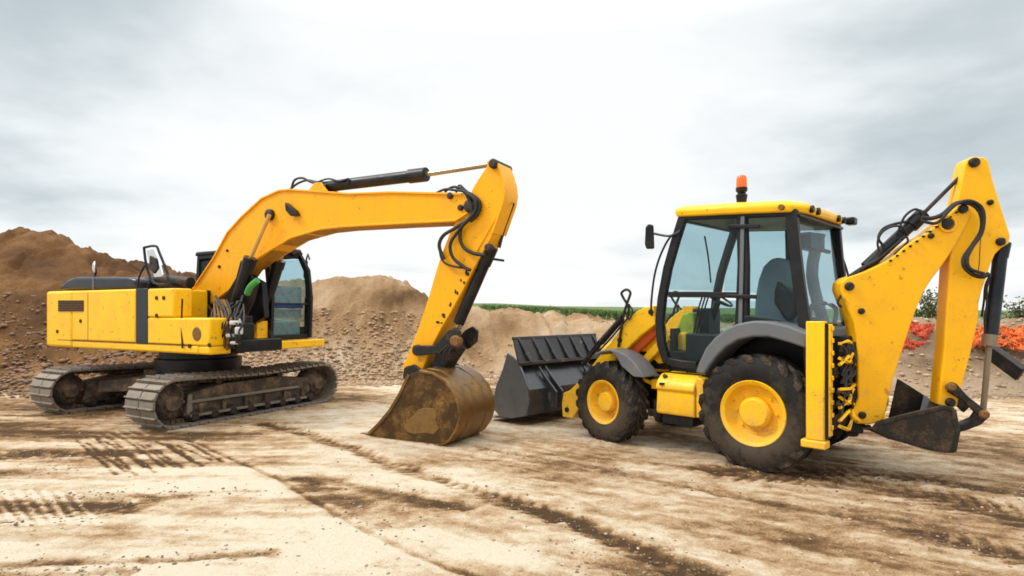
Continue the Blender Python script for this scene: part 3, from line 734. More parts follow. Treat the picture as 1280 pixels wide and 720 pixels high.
# big framed side mirror
fr = Px([(180, 308), (194, 306), (199, 314), (211, 350), (192, 352), (183, 330)], YS+.1); fy = YS+.1
mb = MB(); mb.tube([(p[0], fy, p[1]) for p in fr]+[(fr[0][0], fy, fr[0][1])], .022, 8, 2)
mb.tube([e1(181, 330, fy), e1(174, 345, fy), e1(171, 364, fy)], .016, 8); mb.tube([e1(186, 352, fy), e1(184, 364, fy)], .018, 8)
mf = mb.build('mirror_frame', M['frame'], ex)
g = Px([(184, 312), (193, 310), (198, 322), (204, 344), (194, 345), (187, 328)], fy); mb = MB(); mb.prism(g, fy-.01, fy+.02); mb.build('mirror', M['mirror'], mf)
g = Px([(189, 318), (197, 322), (199, 334), (194, 341), (188, 334)], fy); mb = MB(); mb.prism(g, fy-.03, fy-.012); mb.build('mirror_back', M['dark'], mf, .01)
# handrail
mb = MB(); mb.tube([e1(208, 342, YS+.05), e1(213, 350, YS+.05), e1(215, 372, YS+.05), e1(215, 394, YS+.05)], .018, 8); mb.tube([e1(228, 372, YS+.02), e1(227, 400, YS+.02), e1(228, 434, YS-.02)], .014, 8)
mb.build('handrail', M['frame'], ex)
# --- cab
CY0, CY1 = .32, 1.36
czb = zb+.10; czt = 3.10; cxf = e1(336, 380, CY0).x; cxr = e1(246, 320, CY0).x
def bar(mb, p, q, r=.045): mb.tube([p, q], r*1.35, 4, 0)
side_o = [(cxr, zt-.1), (cxr+.04, czt-.04), (cxf-.28, czt), (cxf-.05, czt-.35), (cxf+.02, 2.2), (cxf-.02, zb+.16)]
mb = MB()
for yy in (CY0, CY1-.07):
    mb.strip(side_o, .14, yy, yy+.07)
    mb.strip([(cxr, zb+.3), (cxf, zb+.3)], .16, yy+.004, yy+.066)
    mb.strip([(cxr+1.0, zb+.3), (cxr+.98, czt-.05)], .07, yy+.004, yy+.066)
mb.box(cxr, cxr+.06, CY0+.004, CY1-.004, zb+.2, czt-.06); 
mb.box(cxr+.002, cxr+.05, CY0+.06, CY1-.06, zb+.2, 2.3)
for yy in (CY0+.005, CY1-.075): mb.hull2([(cxf-.09, yy, 2.2), (cxf+.03, yy, 2.2), (cxf+.03, yy+.10, 2.2), (cxf-.09, yy+.10, 2.2)], [(cxf-.11, yy, zb+.16), (cxf+.01, yy, zb+.16), (cxf+.01, yy+.10, zb+.16), (cxf-.11, yy+.10, zb+.16)])
for z0, z1, xx in ((czt-.09, czt+.01, cxf-.31), (zb+.14, zb+.24, cxf-.05), (2.05, 2.09, cxf-.02)): mb.box(xx, xx+.07, CY0+.06, CY1-.06, z0, z1)
cab = mb.build('cab', M['frame'], ex, .012)
mb = MB(); mb.prism([(cxr-.04, czt-.03), (cxf-.2, czt+.01), (cxf-.26, czt+.07), (cxr, czt+.06)], CY0-.03, CY1+.03); mb.build('roof', M['black'], cab, .03)
mb = MB(); mb.prism([(cxr+.1, 2.0), (cxr+.95, 2.0), (cxr+.95, czt-.1), (cxr+.1, czt-.14)], CY0+.03, CY0+.037)
mb.build('side_window', M['glass'], cab)
mb = MB(); mb.hull2([(cxf-.28, CY0+.07, czt-.05), (cxf-.04, CY0+.07, czt-.38), (cxf+.01, CY0+.07, 2.2), (cxf-.03, CY0+.07, zb+.2), (cxf-.04, CY0+.07, zb+.2), (cxf, CY0+.07, 2.2), (cxf-.05, CY0+.07, czt-.38), (cxf-.29, CY0+.07, czt-.05)],
    [(cxf-.28, CY1-.07, czt-.05), (cxf-.04, CY1-.07, czt-.38), (cxf+.01, CY1-.07, 2.2), (cxf-.03, CY1-.07, zb+.2), (cxf-.04, CY1-.07, zb+.2), (cxf, CY1-.07, 2.2), (cxf-.05, CY1-.07, czt-.38), (cxf-.29, CY1-.07, czt-.05)])
mb.build('windscreen', M['glass'], cab)
mb = MB(); mb.prism([(cxr+1.05, 1.7), (cxf-.1, 1.7), (cxf-.04, 2.2), (cxf-.12, czt-.4), (cxf-.3, czt-.1), (cxr+1.05, czt-.1)], CY1-.05, CY1-.043); mb.build('door_window', M['glass'], cab)
mb = MB(); mb.prism([(cxr+.5, zb+.3), (cxr+1.0, zb+.3), (cxr+1.0, zb+.62), (cxr+.72, zb+.66), (cxr+.62, 2.5), (cxr+.42, 2.5)], .6, 1.1); mb.build('driver_seat', M['black'], cab, .05)
mb = MB(); mb.box(cxf-.45, cxf-.15, .55, 1.15, zb+.25, 1.75); mb.box(cxf-.4, cxf-.2, .5, .62, 1.6, 2.0); mb.build('control_console', M['white'], cab, .03)
mb = MB(); mb.box(cxf-.12, cxf-.1, .42, 1.26, 1.98, 2.06); mb.build('blue_strip', M['blue'], cab)
mb = MB(); mb.box(cxf-.16, cxf-.13, .44, 1.24, 2.07, 2.42); mb.box(cxf-.15, cxf-.13, .46, 1.24, 1.78, 1.96); mb.box(cxf-.15, cxf-.13, .46, 1.2, 1.45, 1.70); mb.build('pale_cab_panel', M['pale'], cab, each=True)  # flat pale panels just behind the windscreen
mb = MB(); p = e1(383, 350, CY1+.1); mb.tube([(cxf-.02, CY1, 3.0), (p.x, CY1+.1, 3.02), (p.x, CY1+.1, 1.35)], .018, 8, 1); cm = mb.build('cab_handrail', M['frame'], cab)
g = [(p.x-.05, 2.62), (p.x+.05, 2.6), (p.x+.06, 2.98), (p.x-.03, 3.0)]; mb = MB(); mb.prism(g, CY1+.05, CY1+.1); mb.build('cab_mirror', M['black'], cm, .02)
mb = MB()
for yy in (.5, 1.15): mb.lathe(cxf-.16, czt+.03, [(0, -.07), (.07, -.07), (.07, .07), (0, .07)], 16, yy)
mb.build('work_lamp', M['dark'], cab, .01, each=True)
mb = MB(); mb.box(x_front-.29, cxf+.03, .0, 1.38, zb-.01, zb+.135); mb.build('cab_platform', M['yellow'], ex, .02)
mb = MB(); v0, v1 = e1(306, 400, .1), e1(324, 424, .1); mb.box(v0.x, v1.x, .05, .3, zb+.14, zb+.52); mb.build('step_box', M['yellow'], ex, .015)
# --- boom
BY = .19
boomL = [(236, 379), (242, 359), (254, 341), (267, 322), (276, 305), (285, 289), (294, 278), (303, 269), (315, 257), (328, 246), (339, 239.5), (350, 236), (364, 235), (400, 237), (437, 240), (490, 238), (540, 240), (578, 240), (588, 245), (592, 253), (588, 265), (570, 276), (540, 277), (500, 279), (465, 281), (430, 283), (402, 286), (385, 290), (364, 297), (345, 307), (330, 318), (317, 327), (307, 335), (298, 348), (285, 362), (268, 375), (252, 388), (241, 392)]
bp = Px(boomL, -BY)
mb = MB(); mb.prism(bp, -BY, BY); boom = mb.build('boom', M['boom'], ex, .012)
# top plate edge weld and side lines
top = Px([(242, 359), (267, 322), (285, 289), (303, 269), (328, 246), (350, 236), (364, 235), (437, 240), (490, 238), (578, 240)], -BY)
bot = Px([(590, 262), (570, 275), (500, 278.4), (430, 282.4), (402, 285.4), (364, 296.4), (330, 317.2), (307, 334)], -BY)
mb = MB(); mb.strip([(p[0], p[1]-.012) for p in top], .03, -BY-.03, BY+.03); mb.strip([(p[0], p[1]+.012) for p in bot], .03, -BY-.03, BY+.03); mb.build('boom_flange', M['boom'], boom, .004)
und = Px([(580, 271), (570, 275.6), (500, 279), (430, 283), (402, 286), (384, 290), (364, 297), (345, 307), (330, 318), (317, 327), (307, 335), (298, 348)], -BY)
mb = MB(); mb.strip([(p[0], p[1]-.004) for p in und], .012, -BY+.012, BY-.012); mb.build('boom_underside', M['dirtyshadeboom'], boom)  # thin plate carrying the grime and painted shade of the underside
def pin(mb, px, py, y, r, l=.05, n=20): v = e1(px, py, y); mb.lathe(v.x, v.z, [(0, -l), (r*.7, -l), (r, -l*.6), (r, l), (0, l)], n, y)
mb = MB(); pin(mb, 337, 267, -BY-.03, .10); pin(mb, 274, 332, -BY-.01, .03, .02); pin(mb, 284, 312, -BY-.01, .025, .02); pin(mb, 576, 258, -BY-.01, .045, .04); pin(mb, 563, 243, -BY-.01, .05, .04); pin(mb, 244, 382, -BY-.03, .10)
mb.build('boom_pin', M['dark'], boom, .005, each=True)
mb = MB(); g = Px([(359, 252), (371, 262), (374, 268), (366, 269), (360, 262)], -BY-.04); mb.prism(g, -BY-.10, -BY); l = mb.build('boom_lamp', M['black'], boom, .01)
# boom lift cylinders (one each side)
for sy in (-1, 1):
    yy = sy*(BY+.13)
    a0 = e1(337, 267, -BY-.13); a1_ = e1(313, 322, -BY-.13); a2_ = e1(288, 402, -BY-.13)
    for v in (a0, a1_, a2_): v.y = yy
    mb = MB(); mb.cyl(a1_, a2_, .108, 22); mb.cyl(a1_-(a2_-a1_).normalized()*.02, a1_+(a2_-a1_).normalized()*.14, .12, 22); cy = mb.build('lift_cylinder', M['black'], ex, .006)
    mb = MB(); mb.cyl(a0, a1_, .036, 16); mb.build('piston_rod', M['reflrod'], cy)
# swing frame bracket, valves and hoses at the boom foot
mb = MB()
for yy in (-.42, .30): mb.prism(Px([(236, 384), (250, 368), (262, 380), (275, 395), (300, 412), (306, 440), (240, 440)], -.35), yy, yy+.07)
mb.build('boom_bracket', M['dark'], ex, .01)
mb = MB(); mb.box(e1(272, 400, -.5).x, e1(300, 400, -.5).x, -1.2, -.5, zb+.02, zb+.16); mb.prism(Px([(283, 396), (300, 396), (304, 408), (296, 424), (284, 424)], -.62), -.8, -.6); mb.build('valve_block', M['white'], ex, .03)
mb = MB(); rnd = random.Random(5)
for k in range(20):
    x0_ = rnd.uniform(268, 300); ya = -1.03-rnd.random()*.12
    p0 = e1(x0_, rnd.uniform(425, 437), ya); p3 = e1(rnd.uniform(262, 306), rnd.uniform(366, 390), -.55-rnd.random()*.3); p1 = e1(x0_+rnd.uniform(-8, 8), rnd.uniform(405, 420), ya-.05); p2 = e1(x0_+rnd.uniform(-6, 10), rnd.uniform(388, 402), ya+.05)
    mb.tube([p0, p1, p2, p3], .017, 7, 4)
mb.build('hydraulic_hose', M['hose'], ex, each=True)
mb = MB()
for k in range(5): mb.tube([e1(268+k*4, 436, -1.12), e1(270+k*4, 415, -1.15), e1(269+k*5, 398, -1.08), e1(268+k*3, 374, -.7)], .022, 8, 4)
mb.build('rusty_pipe', M['rust'], ex, each=True)
mb = MB()
for (px, py, w_, h_) in ((292, 402, .10, .07), (298, 412, .07, .12), (287, 418, .09, .06), (293, 427, .12, .05)): v = e1(px, py, -1.15); mb.box(v.x-w_/2, v.x+w_/2, -1.2, -1.08, v.z-h_/2, v.z+h_/2)
mb.build('valve', M['white'], ex, .02, each=True)
mb = MB(); mb.tube([e1(309, 366, -.5), e1(313, 357, -.52), e1(322, 349, -.5)], .055, 10, 3); mb.build('green_wrap', M['green'], ex)
mb = MB(); mb.prism(Px([(303, 324), (309, 328), (316, 342), (323, 354), (318, 374), (306, 400), (293, 418), (280, 408), (271, 390), (283, 370), (297, 346)], -.26), -.30, -.24); mb.build('dark_space_plate', M['black'], ex, .01)  # added black plate, stands in for the dark space round the lift cylinder
mb = MB(); mb.prism(Px([(292, 350), (310, 330), (318, 345), (330, 352), (333, 395), (318, 404), (300, 425), (288, 400)], .05), .0, .12); mb.build('cab_guard', M['black'], ex, .01)
# --- stick (dipper)
SY = .13
stL = [(610, 201), (617, 197), (623, 201), (628, 213), (632, 227), (633.5, 240), (631, 253), (625, 270), (619, 288), (612, 304), (601, 322), (592, 338), (580, 362), (567, 386), (554, 408), (544, 427), (535, 447), (530, 462), (514, 470), (505, 462), (506, 455), (513, 440), (524, 412), (536, 376), (549, 331), (556, 311), (564, 290), (574, 271), (588, 245), (594, 232), (603, 218), (611, 206)]
sp = Px(stL, -SY)
mb = MB(); mb.prism(sp, -SY-.045, SY+.045); stick = mb.build('stick', M['boom'], ex, .012)
mb = MB(); mb.strip(Px([(623, 201), (628, 213), (632, 227), (633.3, 240), (631, 253), (625, 270), (618, 290)], -SY), .03, -SY-.075, SY+.075)
mb.strip(Px([(627, 262), (612, 288), (598, 313)], -SY), .02, -SY-.062, -SY-.03); mb.build('stick_flange', M['boom'], stick, .004)
mb = MB()
for (px, py, r) in ((617, 203, .07), (588, 256, .10), (611, 308, .06), (522, 436, .085), (512, 463, .095)): pin(mb, px, py, -SY-.07, r)
for (px, py, r) in ((512, 463, .09), (522, 436, .07), (617, 203, .07)):
    v = e1(px, py, -SY-.07); mb.cyl((v.x, -SY-.1, v.z), (v.x, SY+.12, v.z), r, 18)
mb.build('stick_pin', M['dark'], stick, .004, each=True)
# worn maker's lettering along the stick: only broken dark scraps are left
mb = MB(); rnd = random.Random(11); y_ = -SY-.045
for (px, py, w, h) in ((583, 338, 7, 12), (578, 350, 7, 8), (571, 362, 6, 10), (563, 379, 6, 6), (556, 393, 8, 7), (549, 402, 9, 5)):
    for k in range(3):
        cx, cy = px+rnd.uniform(-w/3, w/3), py+rnd.uniform(-h/3, h/3)
        pl = [(cx+rnd.uniform(.4, 1)*w*.32*math.cos(a), cy+rnd.uniform(.4, 1)*h*.36*math.sin(a)) for a in (0, .9, 1.7, 2.6, 3.5, 4.3, 5.3)]
        mb.prism(Px(pl, y_), y_-.004-.001*k, y_+.002)
mb.build('worn_lettering', M['dark'], stick, smooth=False, each=True)
# arm cylinder on top of the boom
def cyl_px(mb, p, q, y, r, yo=0): a = e1(p[0], p[1], y); b_ = e1(q[0], q[1], y); mb.cyl(a, b_, r, 22); return a, b_
mb = MB(); cyl_px(mb, (408, 232), (532, 216.5), 0, .095); cyl_px(mb, (512, 219), (533, 216.4), 0, .112); cyl_px(mb, (398, 233), (412, 231.5), 0, .06); ac = mb.build('arm_cylinder', M['black'], ex, .006)
mb = MB(); cyl_px(mb, (532, 216.5), (620, 203), 0, .038); mb.build('piston_rod', M['rod'], ac)
mb = MB(); g = Px([(388, 238), (396, 228), (404, 227), (412, 238)], -.1); mb.prism(g, -.16, -.12); mb.prism(g, .12, .16); mb.build('cylinder_bracket', M['boom'], boom, .006)
# bucket cylinder down the front of the stick
mb = MB(); cyl_px(mb, (610, 318), (573, 403), -.06, .085); cyl_px(mb, (615, 307), (605, 329), -.06, .10); cyl_px(mb, (616, 322), (630, 324), -.15, .018); bc = mb.build('bucket_cylinder', M['black'], ex, .006)
mb = MB(); cyl_px(mb, (575, 403), (568, 418), -.08, .05); mb.build('piston_rod', M['rod'], bc)
mb = MB(); g = Px([(516, 432), (524, 428), (548, 432), (560, 420), (568, 406), (578, 412), (580, 424), (571, 438), (560, 440), (548, 442), (524, 444)], -SY-.08)
g = Px([(518, 430), (528, 430), (545, 430), (561, 412), (570, 407), (577, 413), (576, 427), (566, 436), (548, 440), (526, 443), (517, 440)], -SY-.1)
mb.prism(g, -SY-.14, -SY-.09); mb.prism(g, SY+.09, SY+.14)
lk = mb.build('rocker_link', M['dark'], ex, .012)
mb = MB(); g = Px([(556, 424), (574, 424), (578, 434), (566, 452), (556, 470), (540, 472), (536, 462), (548, 448)], 0); mb.prism(g, -.14, .14); mb.build('bucket_link', M['dark'], ex, .02)
mb = MB(); pin(mb, 570, 425, -SY-.14, .09); pin(mb, 545, 466, -.18, .08); mb.build('link_pin', M['rust'], lk, .005, each=True)
mb = MB()
for k in range(3): mb.tube([e1(552+k*5, 448, -.3), e1(549+k*6, 440, -.36), e1(560+k*3, 430, -.36)], .016, 7)
mb.build('grease_line', M['hose'], lk, each=True)
# --- bucket
by0, by1 = -.62, .36
near = [(511, 468), (524, 463), (541, 466), (556, 476), (567, 490), (573, 505), (575, 521), (570, 537), (562, 549), (551, 556.5), (520, 553.5), (490, 550), (457, 545.5), (474, 529), (488, 512), (500, 492)]
bo = Px(near, by0)
zmin = min(p[1] for p in bo); bo = [(p[0], p[1]-zmin+.005) for p in bo]
mb = MB()
inner_i = list(range(1, 13))
shell = [bo[i] for i in inner_i]
mb.strip([(p[0], p[1]) for p in shell], .045, by0+.004, by1-.004)
bk = mb.build('bucket', M['bucket'], ex, .006)
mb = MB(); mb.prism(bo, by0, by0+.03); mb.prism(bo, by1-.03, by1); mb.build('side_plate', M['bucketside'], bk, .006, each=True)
mb = MB(); cen = Vector((sum(p[0] for p in bo)/len(bo), sum(p[1] for p in bo)/len(bo)))
mb.strip([bo[i] for i in (12, 11, 10, 9)], .05, by0-.02, by0+.02); mb.strip([bo[i] for i in (0, 15, 14, 13, 12)], .05, by0-.018, by0+.02); mb.strip([bo[i] for i in (1, 2, 3, 4, 5, 6, 7, 8, 9)], .035, by0-.014, by0+.02)
mb.build('edge_plate', M['bucket'], bk, .006)
mb = MB(); mb.prism(Px([(505, 533), (509, 524), (517, 517), (523, 510), (533, 508), (542, 509), (546, 516), (545, 525), (549, 534), (542, 541), (530, 539), (518, 541), (509, 538)], by0), by0-.005, by0+.004); mb.build('wear_plate', M['bucketpatch'], bk, .01)
mb = MB()
for yy in (-.34, .16): mb.strip([(shell[i][0]+.0, shell[i][1]) for i in range(0, 12)], .062, yy-.09, yy+.09)
mb.build('wear_strip', M['bucket'], bk, .01, each=True)
mb = MB()
tip = bo[12]; nx = bo[11]; d = Vector((tip[0]-nx[0], tip[1]-nx[1])).normalized()
for k in range(5):
    yc = by0+.08+k*(by1-by0-.16)/4; mb.hull2([(tip[0]-d.x*.1, yc-.05, tip[1]+.05), (tip[0]-d.x*.1, yc+.05, tip[1]+.05), (tip[0]-d.x*.1, yc+.05, tip[1]+.01), (tip[0]-d.x*.1, yc-.05, tip[1]+.01)],
        [(tip[0]+d.x*.16, yc-.035, tip[1]+.035), (tip[0]+d.x*.16, yc+.035, tip[1]+.035), (tip[0]+d.x*.16, yc+.035, tip[1]+.012), (tip[0]+d.x*.16, yc-.035, tip[1]+.012)])
mb.build('tooth', M['bucket'], bk, .006, each=True)
mb = MB()
for yy in (-.30, .24): mb.prism(Px([(503, 470), (505, 458), (516, 454), (528, 462), (545, 456), (556, 466), (552, 480), (530, 474), (512, 478)], -.3), yy, yy+.06)
mb.build('bucket_ear', M['dark'], bk, .01, each=True)
# --- boom and stick hoses
mb = MB(); Hh = lambda pts, y, r=.02: mb.tube([e1(px, py, y) for px, py in pts], r, 8, 4)
Hh([(364, 236), (368, 224), (378, 221), (388, 226), (398, 228), (408, 230)], -.12); Hh([(362, 236), (372, 228), (384, 224), (396, 226), (420, 228)], -.06); Hh([(395, 227), (410, 222), (424, 225), (436, 222), (434, 230)], -.1, .016)
Hh([(545, 240), (556, 235), (568, 236), (580, 238), (590, 247)], -.2); Hh([(556, 238), (566, 232), (578, 235), (590, 243)], -.12); Hh([(570, 240), (574, 230), (582, 236), (592, 244)], -.05, .016)
mb.build('hose', M['hose'], boom, each=True)
mb = MB(); y_ = -SY-.10
Hh([(580, 238), (592, 244), (596, 255), (592, 268), (580, 276), (568, 284), (554, 293), (549, 306), (555, 322)], y_, .028)
Hh([(582, 240), (594, 248), (594, 262), (585, 273), (574, 286), (563, 303), (566, 320), (580, 332), (588, 336)], y_-.03, .026)
Hh([(584, 243), (590, 256), (588, 270), (577, 282), (575, 296), (580, 308), (592, 315), (606, 317)], y_-.01, .028)
Hh([(586, 240), (599, 250), (598, 264), (588, 275)], y_, .03)
Hh([(549, 306), (552, 322), (562, 330), (585, 334)], y_, .016); Hh([(642, 252), (630, 285), (624, 308)], 0.1, .024)
mb.build('hose', M['hose'], stick, each=True)

# ==================================================================== BACKHOE LOADER
BO = (3.67, 7.90); BA = math.radians(135.2)
Bk = Frame(BO, BA)
bh_ = empty('backhoe_loader', (BO[0], BO[1], 0), BA)
tag(bh_, 'yellow wheeled backhoe loader with closed glass cab, grey front bucket and raised rear digging arm', 'backhoe loader')
u = Bk.U; PB = Bk.P
def make_wheel(cx, cz, yc, R, W, rim, nl, lug):
    """hub (wheel) > tyre, rim; outer face towards +y"""
    hw_ = W/2
    mb = MB(); mb.lathe(cx, cz, [(0, hw_-.05), (rim*.40, hw_-.05), (rim*.47, hw_-.085), (rim*.47, hw_-.16), (0, hw_-.16)], 40, yc)
    for k in range(8): a = 2*PI*k/8; mb.lathe(cx+rim*.60*math.cos(a), cz+rim*.60*math.sin(a), [(0, hw_-.125), (.018, hw_-.125), (.018, hw_-.17), (0, hw_-.17)], 8, yc)
    w = mb.build('wheel', M['yellow'], bh_, .008)
    mb = MB(); mb.lathe(cx, cz, [(rim*.30, hw_-.155), (rim*.72, hw_-.15), (rim*.80, hw_-.12), (rim*.86, hw_-.03), (rim*.97, hw_-.005), (rim*1.0, hw_-.02), (rim*.99, hw_-.06), (rim*.93, 0), (rim*.99, -hw_+.06), (rim*1.0, -hw_+.02), (rim*.86, -hw_+.03), (rim*.5, -.03), (rim*.3, -.03)], 56, yc); mb.build('rim', M['yellow'], w, .003)
    mb = MB(); mb.lathe(cx, cz, [(rim*.95, -hw_+.03), (rim*1.03, -hw_+.005), (R*.72, -hw_-.012), (R*.88, -hw_+.004), (R*.945, -hw_+.045), (R-lug, -hw_*.45), (R-lug*.9, 0), (R-lug, hw_*.45), (R*.945, hw_-.045), (R*.88, hw_-.004), (R*.72, hw_+.012), (rim*1.03, hw_-.005), (rim*.95, hw_-.03)], 64, yc)
    ty = mb.build('tyre', M['rubber'], w, rotdeg=50)
    mb = MB()
    for sd in (-1, 1):
        for k in range(nl):
            t0 = 2*PI*(k+(.5 if sd > 0 else 0))/nl; wd = 2*PI/nl*.40
            st = []
            for (f, rr, yy) in ((0, R-.004, .02), (.45, R, hw_*.45), (.85, R-.012, hw_*.93), (1.0, R*.925, hw_-.004), (1.03, R*.885, hw_+.002)):
                a = t0+f*2*PI/nl*1.15; st.append((a, rr, sd*yy))
            rowsv = []
            for j, (a, rr, yy) in enumerate(st):
                q = []
                dr = lug*1.15 if j < 3 else .02
                for (da, r_) in ((-wd/2, rr), (wd/2, rr), (wd/2+.012, rr-dr), (-wd/2-.012, rr-dr)): q.append(mb.bm.verts.new((cx+r_*math.cos(a+da), yc+yy-(0 if j < 3 else 0), cz+r_*math.sin(a+da))))
                rowsv.append(q)
            for a_, c_ in zip(rowsv, rowsv[1:]):
                for i in range(4): mb.bm.faces.new((a_[i], a_[(i+1) % 4], c_[(i+1) % 4], c_[i]))
            mb.bm.faces.new(rowsv[0]); mb.bm.faces.new(rowsv[-1])
    mb.build('tread', M['lug'], w, .006, rotdeg=25)
    return w
RW = 1.12
cR = u(939, 515, RW); RR = .712
wr = make_wheel(cR.x, RR-.035, RW-.23, RR, .44, .405, 19, .045)
cF = u(753, 503, RW-.02); RF = .60
wf = make_wheel(cF.x, RF-.03, RW-.22, RF, .38, .33, 20, .036)
for w in (wr, wf):                                 # far-side wheels: same wheel turned about
    c = copy_tree(w); c.location = w.location.copy(); c.location.y = -w.location.y; c.rotation_euler = (0, 0, PI)
wf.rotation_euler = (0, 0, math.radians(-9))
for c in bh_.children:
    if c.name.startswith('wheel') and c is not wr and c is not wf and abs(c.location.x-wf.location.x) < .1: c.rotation_euler = (0, 0, PI-math.radians(9))
xf_, xr_ = cF.x, cR.x
# chassis + axles
mb = MB(); mb.box(-1.0, 2.75, -.36, .36, .58, .95); mb.box(xf_-.11, xf_+.11, -.75, .75, .46, .66); mb.cyl((xr_, -.75, .70), (xr_, .75, .70), .15); mb.box(xf_-.3, xf_+.3, -.2, .2, .4, .9); mb.lathe(xr_, .7, [(0, -.2), (.26, -.15), (.26, .15), (0, .2)], 24)
ch = mb.build('chassis', M['black'], bh_, .02)
mb = MB(); mb.box(-.55, 1.15, -.62, .62, .86, 1.60); mb.prism([(.5, .95), (1.45, .95), (1.45, 1.35), (.5, 1.35)], -.55, .55); mb.build('lower_body', M['black'], bh_, .03)
# engine hood
mb = MB(); mb.prism([(1.25, 1.0), (2.75, 1.0), (2.8, 1.28), (2.6, 1.42), (1.25, 1.62)], -.40, .40); hd = mb.build('engine_hood', M['yellow'], bh_, .05)
mb = MB(); mb.box(1.5, 2.6, .40, .41, 1.05, 1.3)
for k in range(14): mb.box(1.52+k*.078, 1.55+k*.078, .41, .425, 1.07, 1.28)
mb.build('side_grille', M['dark'], hd)
# side tank / step box
yT = .98
tk = PB([(830, 462), (884, 471), (877, 487), (816, 484)], yT)
tank = [(819, 484), (832, 463), (886, 472), (880, 484), (868, 498), (866, 524), (816, 516), (814, 500)]
tp = PB(tank, yT)
x0, x1 = tp[1][0], tp[5][0]
def tkl(sx): return [(sx, .46, .52), (sx, yT-.02, .50), (sx, yT, .55), (sx, yT-.02, .82), (sx, yT+.015, .845), (sx, yT+.01, .90), (sx, yT-.05, .98), (sx, yT-.14, 1.04), (sx, .46, 1.06)]
xa, xb = u(820, 500, yT).x, u(868, 500, yT).x
mb = MB(); mb.hull2(tkl(xa), tkl(xb)); tk_o = mb.build('side_tank', M['yellow'], bh_, .02, seg=3)
mb = MB(); arc = [(xb-.002, 1.04), (xb-.10, 1.02), (xb-.17, .90), (xb-.19, .72), (xb-.14, .52), (xb-.002, .50)]; mb.prism(arc, .50, yT-.03); mb.build('tank_end', M['yellow'], tk_o, .02)
mb = MB(); mb.box(xa+.002, xa+.20, .5, yT-.2, .80, .94); mb.tube([(xa+.2, .7, .86), (xa+.36, .75, .92)], .03); mb.build('tank_bracket', M['yellow'], tk_o, .01)
mb = MB(); v = u(826, 478, yT); mb.cyl((xa-.1, yT-.12, .99), (xa-.1, yT-.05, 1.02), .03); mb.box(xa-.13, xa-.07, yT-.02, yT+.035, .9, .93); mb.build('tank_cap', M['dark'], tk_o)
mb = MB(); mb.box(xb+.05, xa-.05, .5, .92, .36, .5); mb.build('battery_box', M['black'], bh_, .02)
# --- cab
CY = .86
roof_o = PB([(850, 261), (848, 271)], CY)
A = PB([(853, 270), (843, 300), (833, 335), (826, 372), (823, 402), (825, 430), (832, 452)], CY)
Bp = PB([(926, 264), (928, 330), (926, 410)], CY)
Cp = PB([(988, 264), (992, 310), (998, 360), (1003, 395), (1006, 420)], CY)
zF, zB = u(853, 268, CY).z, u(988, 262, CY).z; xF_, xB_ = u(853, 268, CY).x, u(988, 262, CY).x
def zr_(x): return zB+(zF-zB)*(x-xB_)/(xF_-xB_)
zr = zB
def top(pts): return [(pts[0][0], zr_(pts[0][0]))]+list(pts[1:])
A = top(A); Cp = top(Cp); Bp = top(Bp)
def cabside(mb, yA, yB):
    mb.strip(A, .115, yA, yB); mb.strip(Bp, [.13, .14, .17], yA+.003, yB-.003); mb.strip(Cp, .13, yA, yB)
    mb.strip([(A[0][0], zr_(A[0][0])-.03), (Cp[0][0], zr_(Cp[0][0])-.03)], .09, yA+.004, yB-.004)
    mb.strip(PB([(832, 451), (850, 455), (870, 457)], CY), .10, yA+.004, yB-.004)
mb = MB(); cabside(mb, CY-.09, CY); cabside(mb, -CY, -CY+.09)
xfT, xfB, xrT, xrB = A[0][0], A[-2][0], Cp[0][0], Cp[-1][0]
mb.box(xfT-.04, xfT+.04, -CY+.09, CY-.09, zF-.1, zF); mb.box(xrT-.04, xrT+.04, -CY+.09, CY-.09, zr-.09, zr)
mb.box(xrB-.05, xrB+.03, -CY+.09, CY-.09, 1.60, 1.70)
mb.box(A[4][0]-.05, A[4][0]+.03, -.5, .5, 1.0, 1.66)
cab = mb.build('cab', M['frame'], bh_, .012)
# lower side panels between window and wheel arch
arch_o = [(869, 466), (874, 452), (882, 435), (893, 422), (907, 411), (920, 405), (940, 401), (960, 401.5), (985, 407), (1008, 417)]
arch_i = [(1008, 436), (985, 428), (960, 421), (940, 421), (922, 425), (907, 434), (895, 446), (886, 458), (880, 468)]
mb = MB(); pl = PB([(906, 416), (922, 400), (934, 394), (970, 400), (1003, 413), (1006, 430), (975, 425), (940, 422), (920, 427), (900, 440), (880, 466), (868, 462), (880, 438)], CY)
for yy in (CY-.07, -CY): mb.prism(pl, yy, yy+.07)
mb.build('side_panel', M['frame'], cab, .01, each=True)
# roof
def roofloop(dz, inset):
    P_ = [(xfT+.10-inset, -CY-.04+inset), (xfT+.10-inset, CY+.04-inset), (xfT*.5+xrT*.5, CY+.08-inset), (xrT-.02+inset, CY+.05-inset), (xrT-.16+inset, CY-.2-inset), (xrT-.16+inset, -CY+.2+inset), (xrT-.02+inset, -CY-.05+inset), (xfT*.5+xrT*.5, -CY-.08+inset)]
    return [(x, y, zr_(x)+dz) for x, y in P_]
mb = MB()
La = roofloop(-.03, .02); Lb = roofloop(.04, .0); Lb2 = roofloop(.085, .02); Lc = roofloop(.125, .11); Ld = roofloop(.15, .34)
bm = mb.bm; R4 = [[bm.verts.new(p) for p in L_] for L_ in (La, Lb, Lb2, Lc, Ld)]
for r0, r1 in zip(R4, R4[1:]):
    for i in range(8): bm.faces.new((r0[i], r0[(i+1) % 8], r1[(i+1) % 8], r1[i]))
bm.faces.new(R4[0]); bm.faces.new(R4[-1])
roof = mb.build('roof', M['yellow'], cab, .02, seg=3, rotdeg=50)
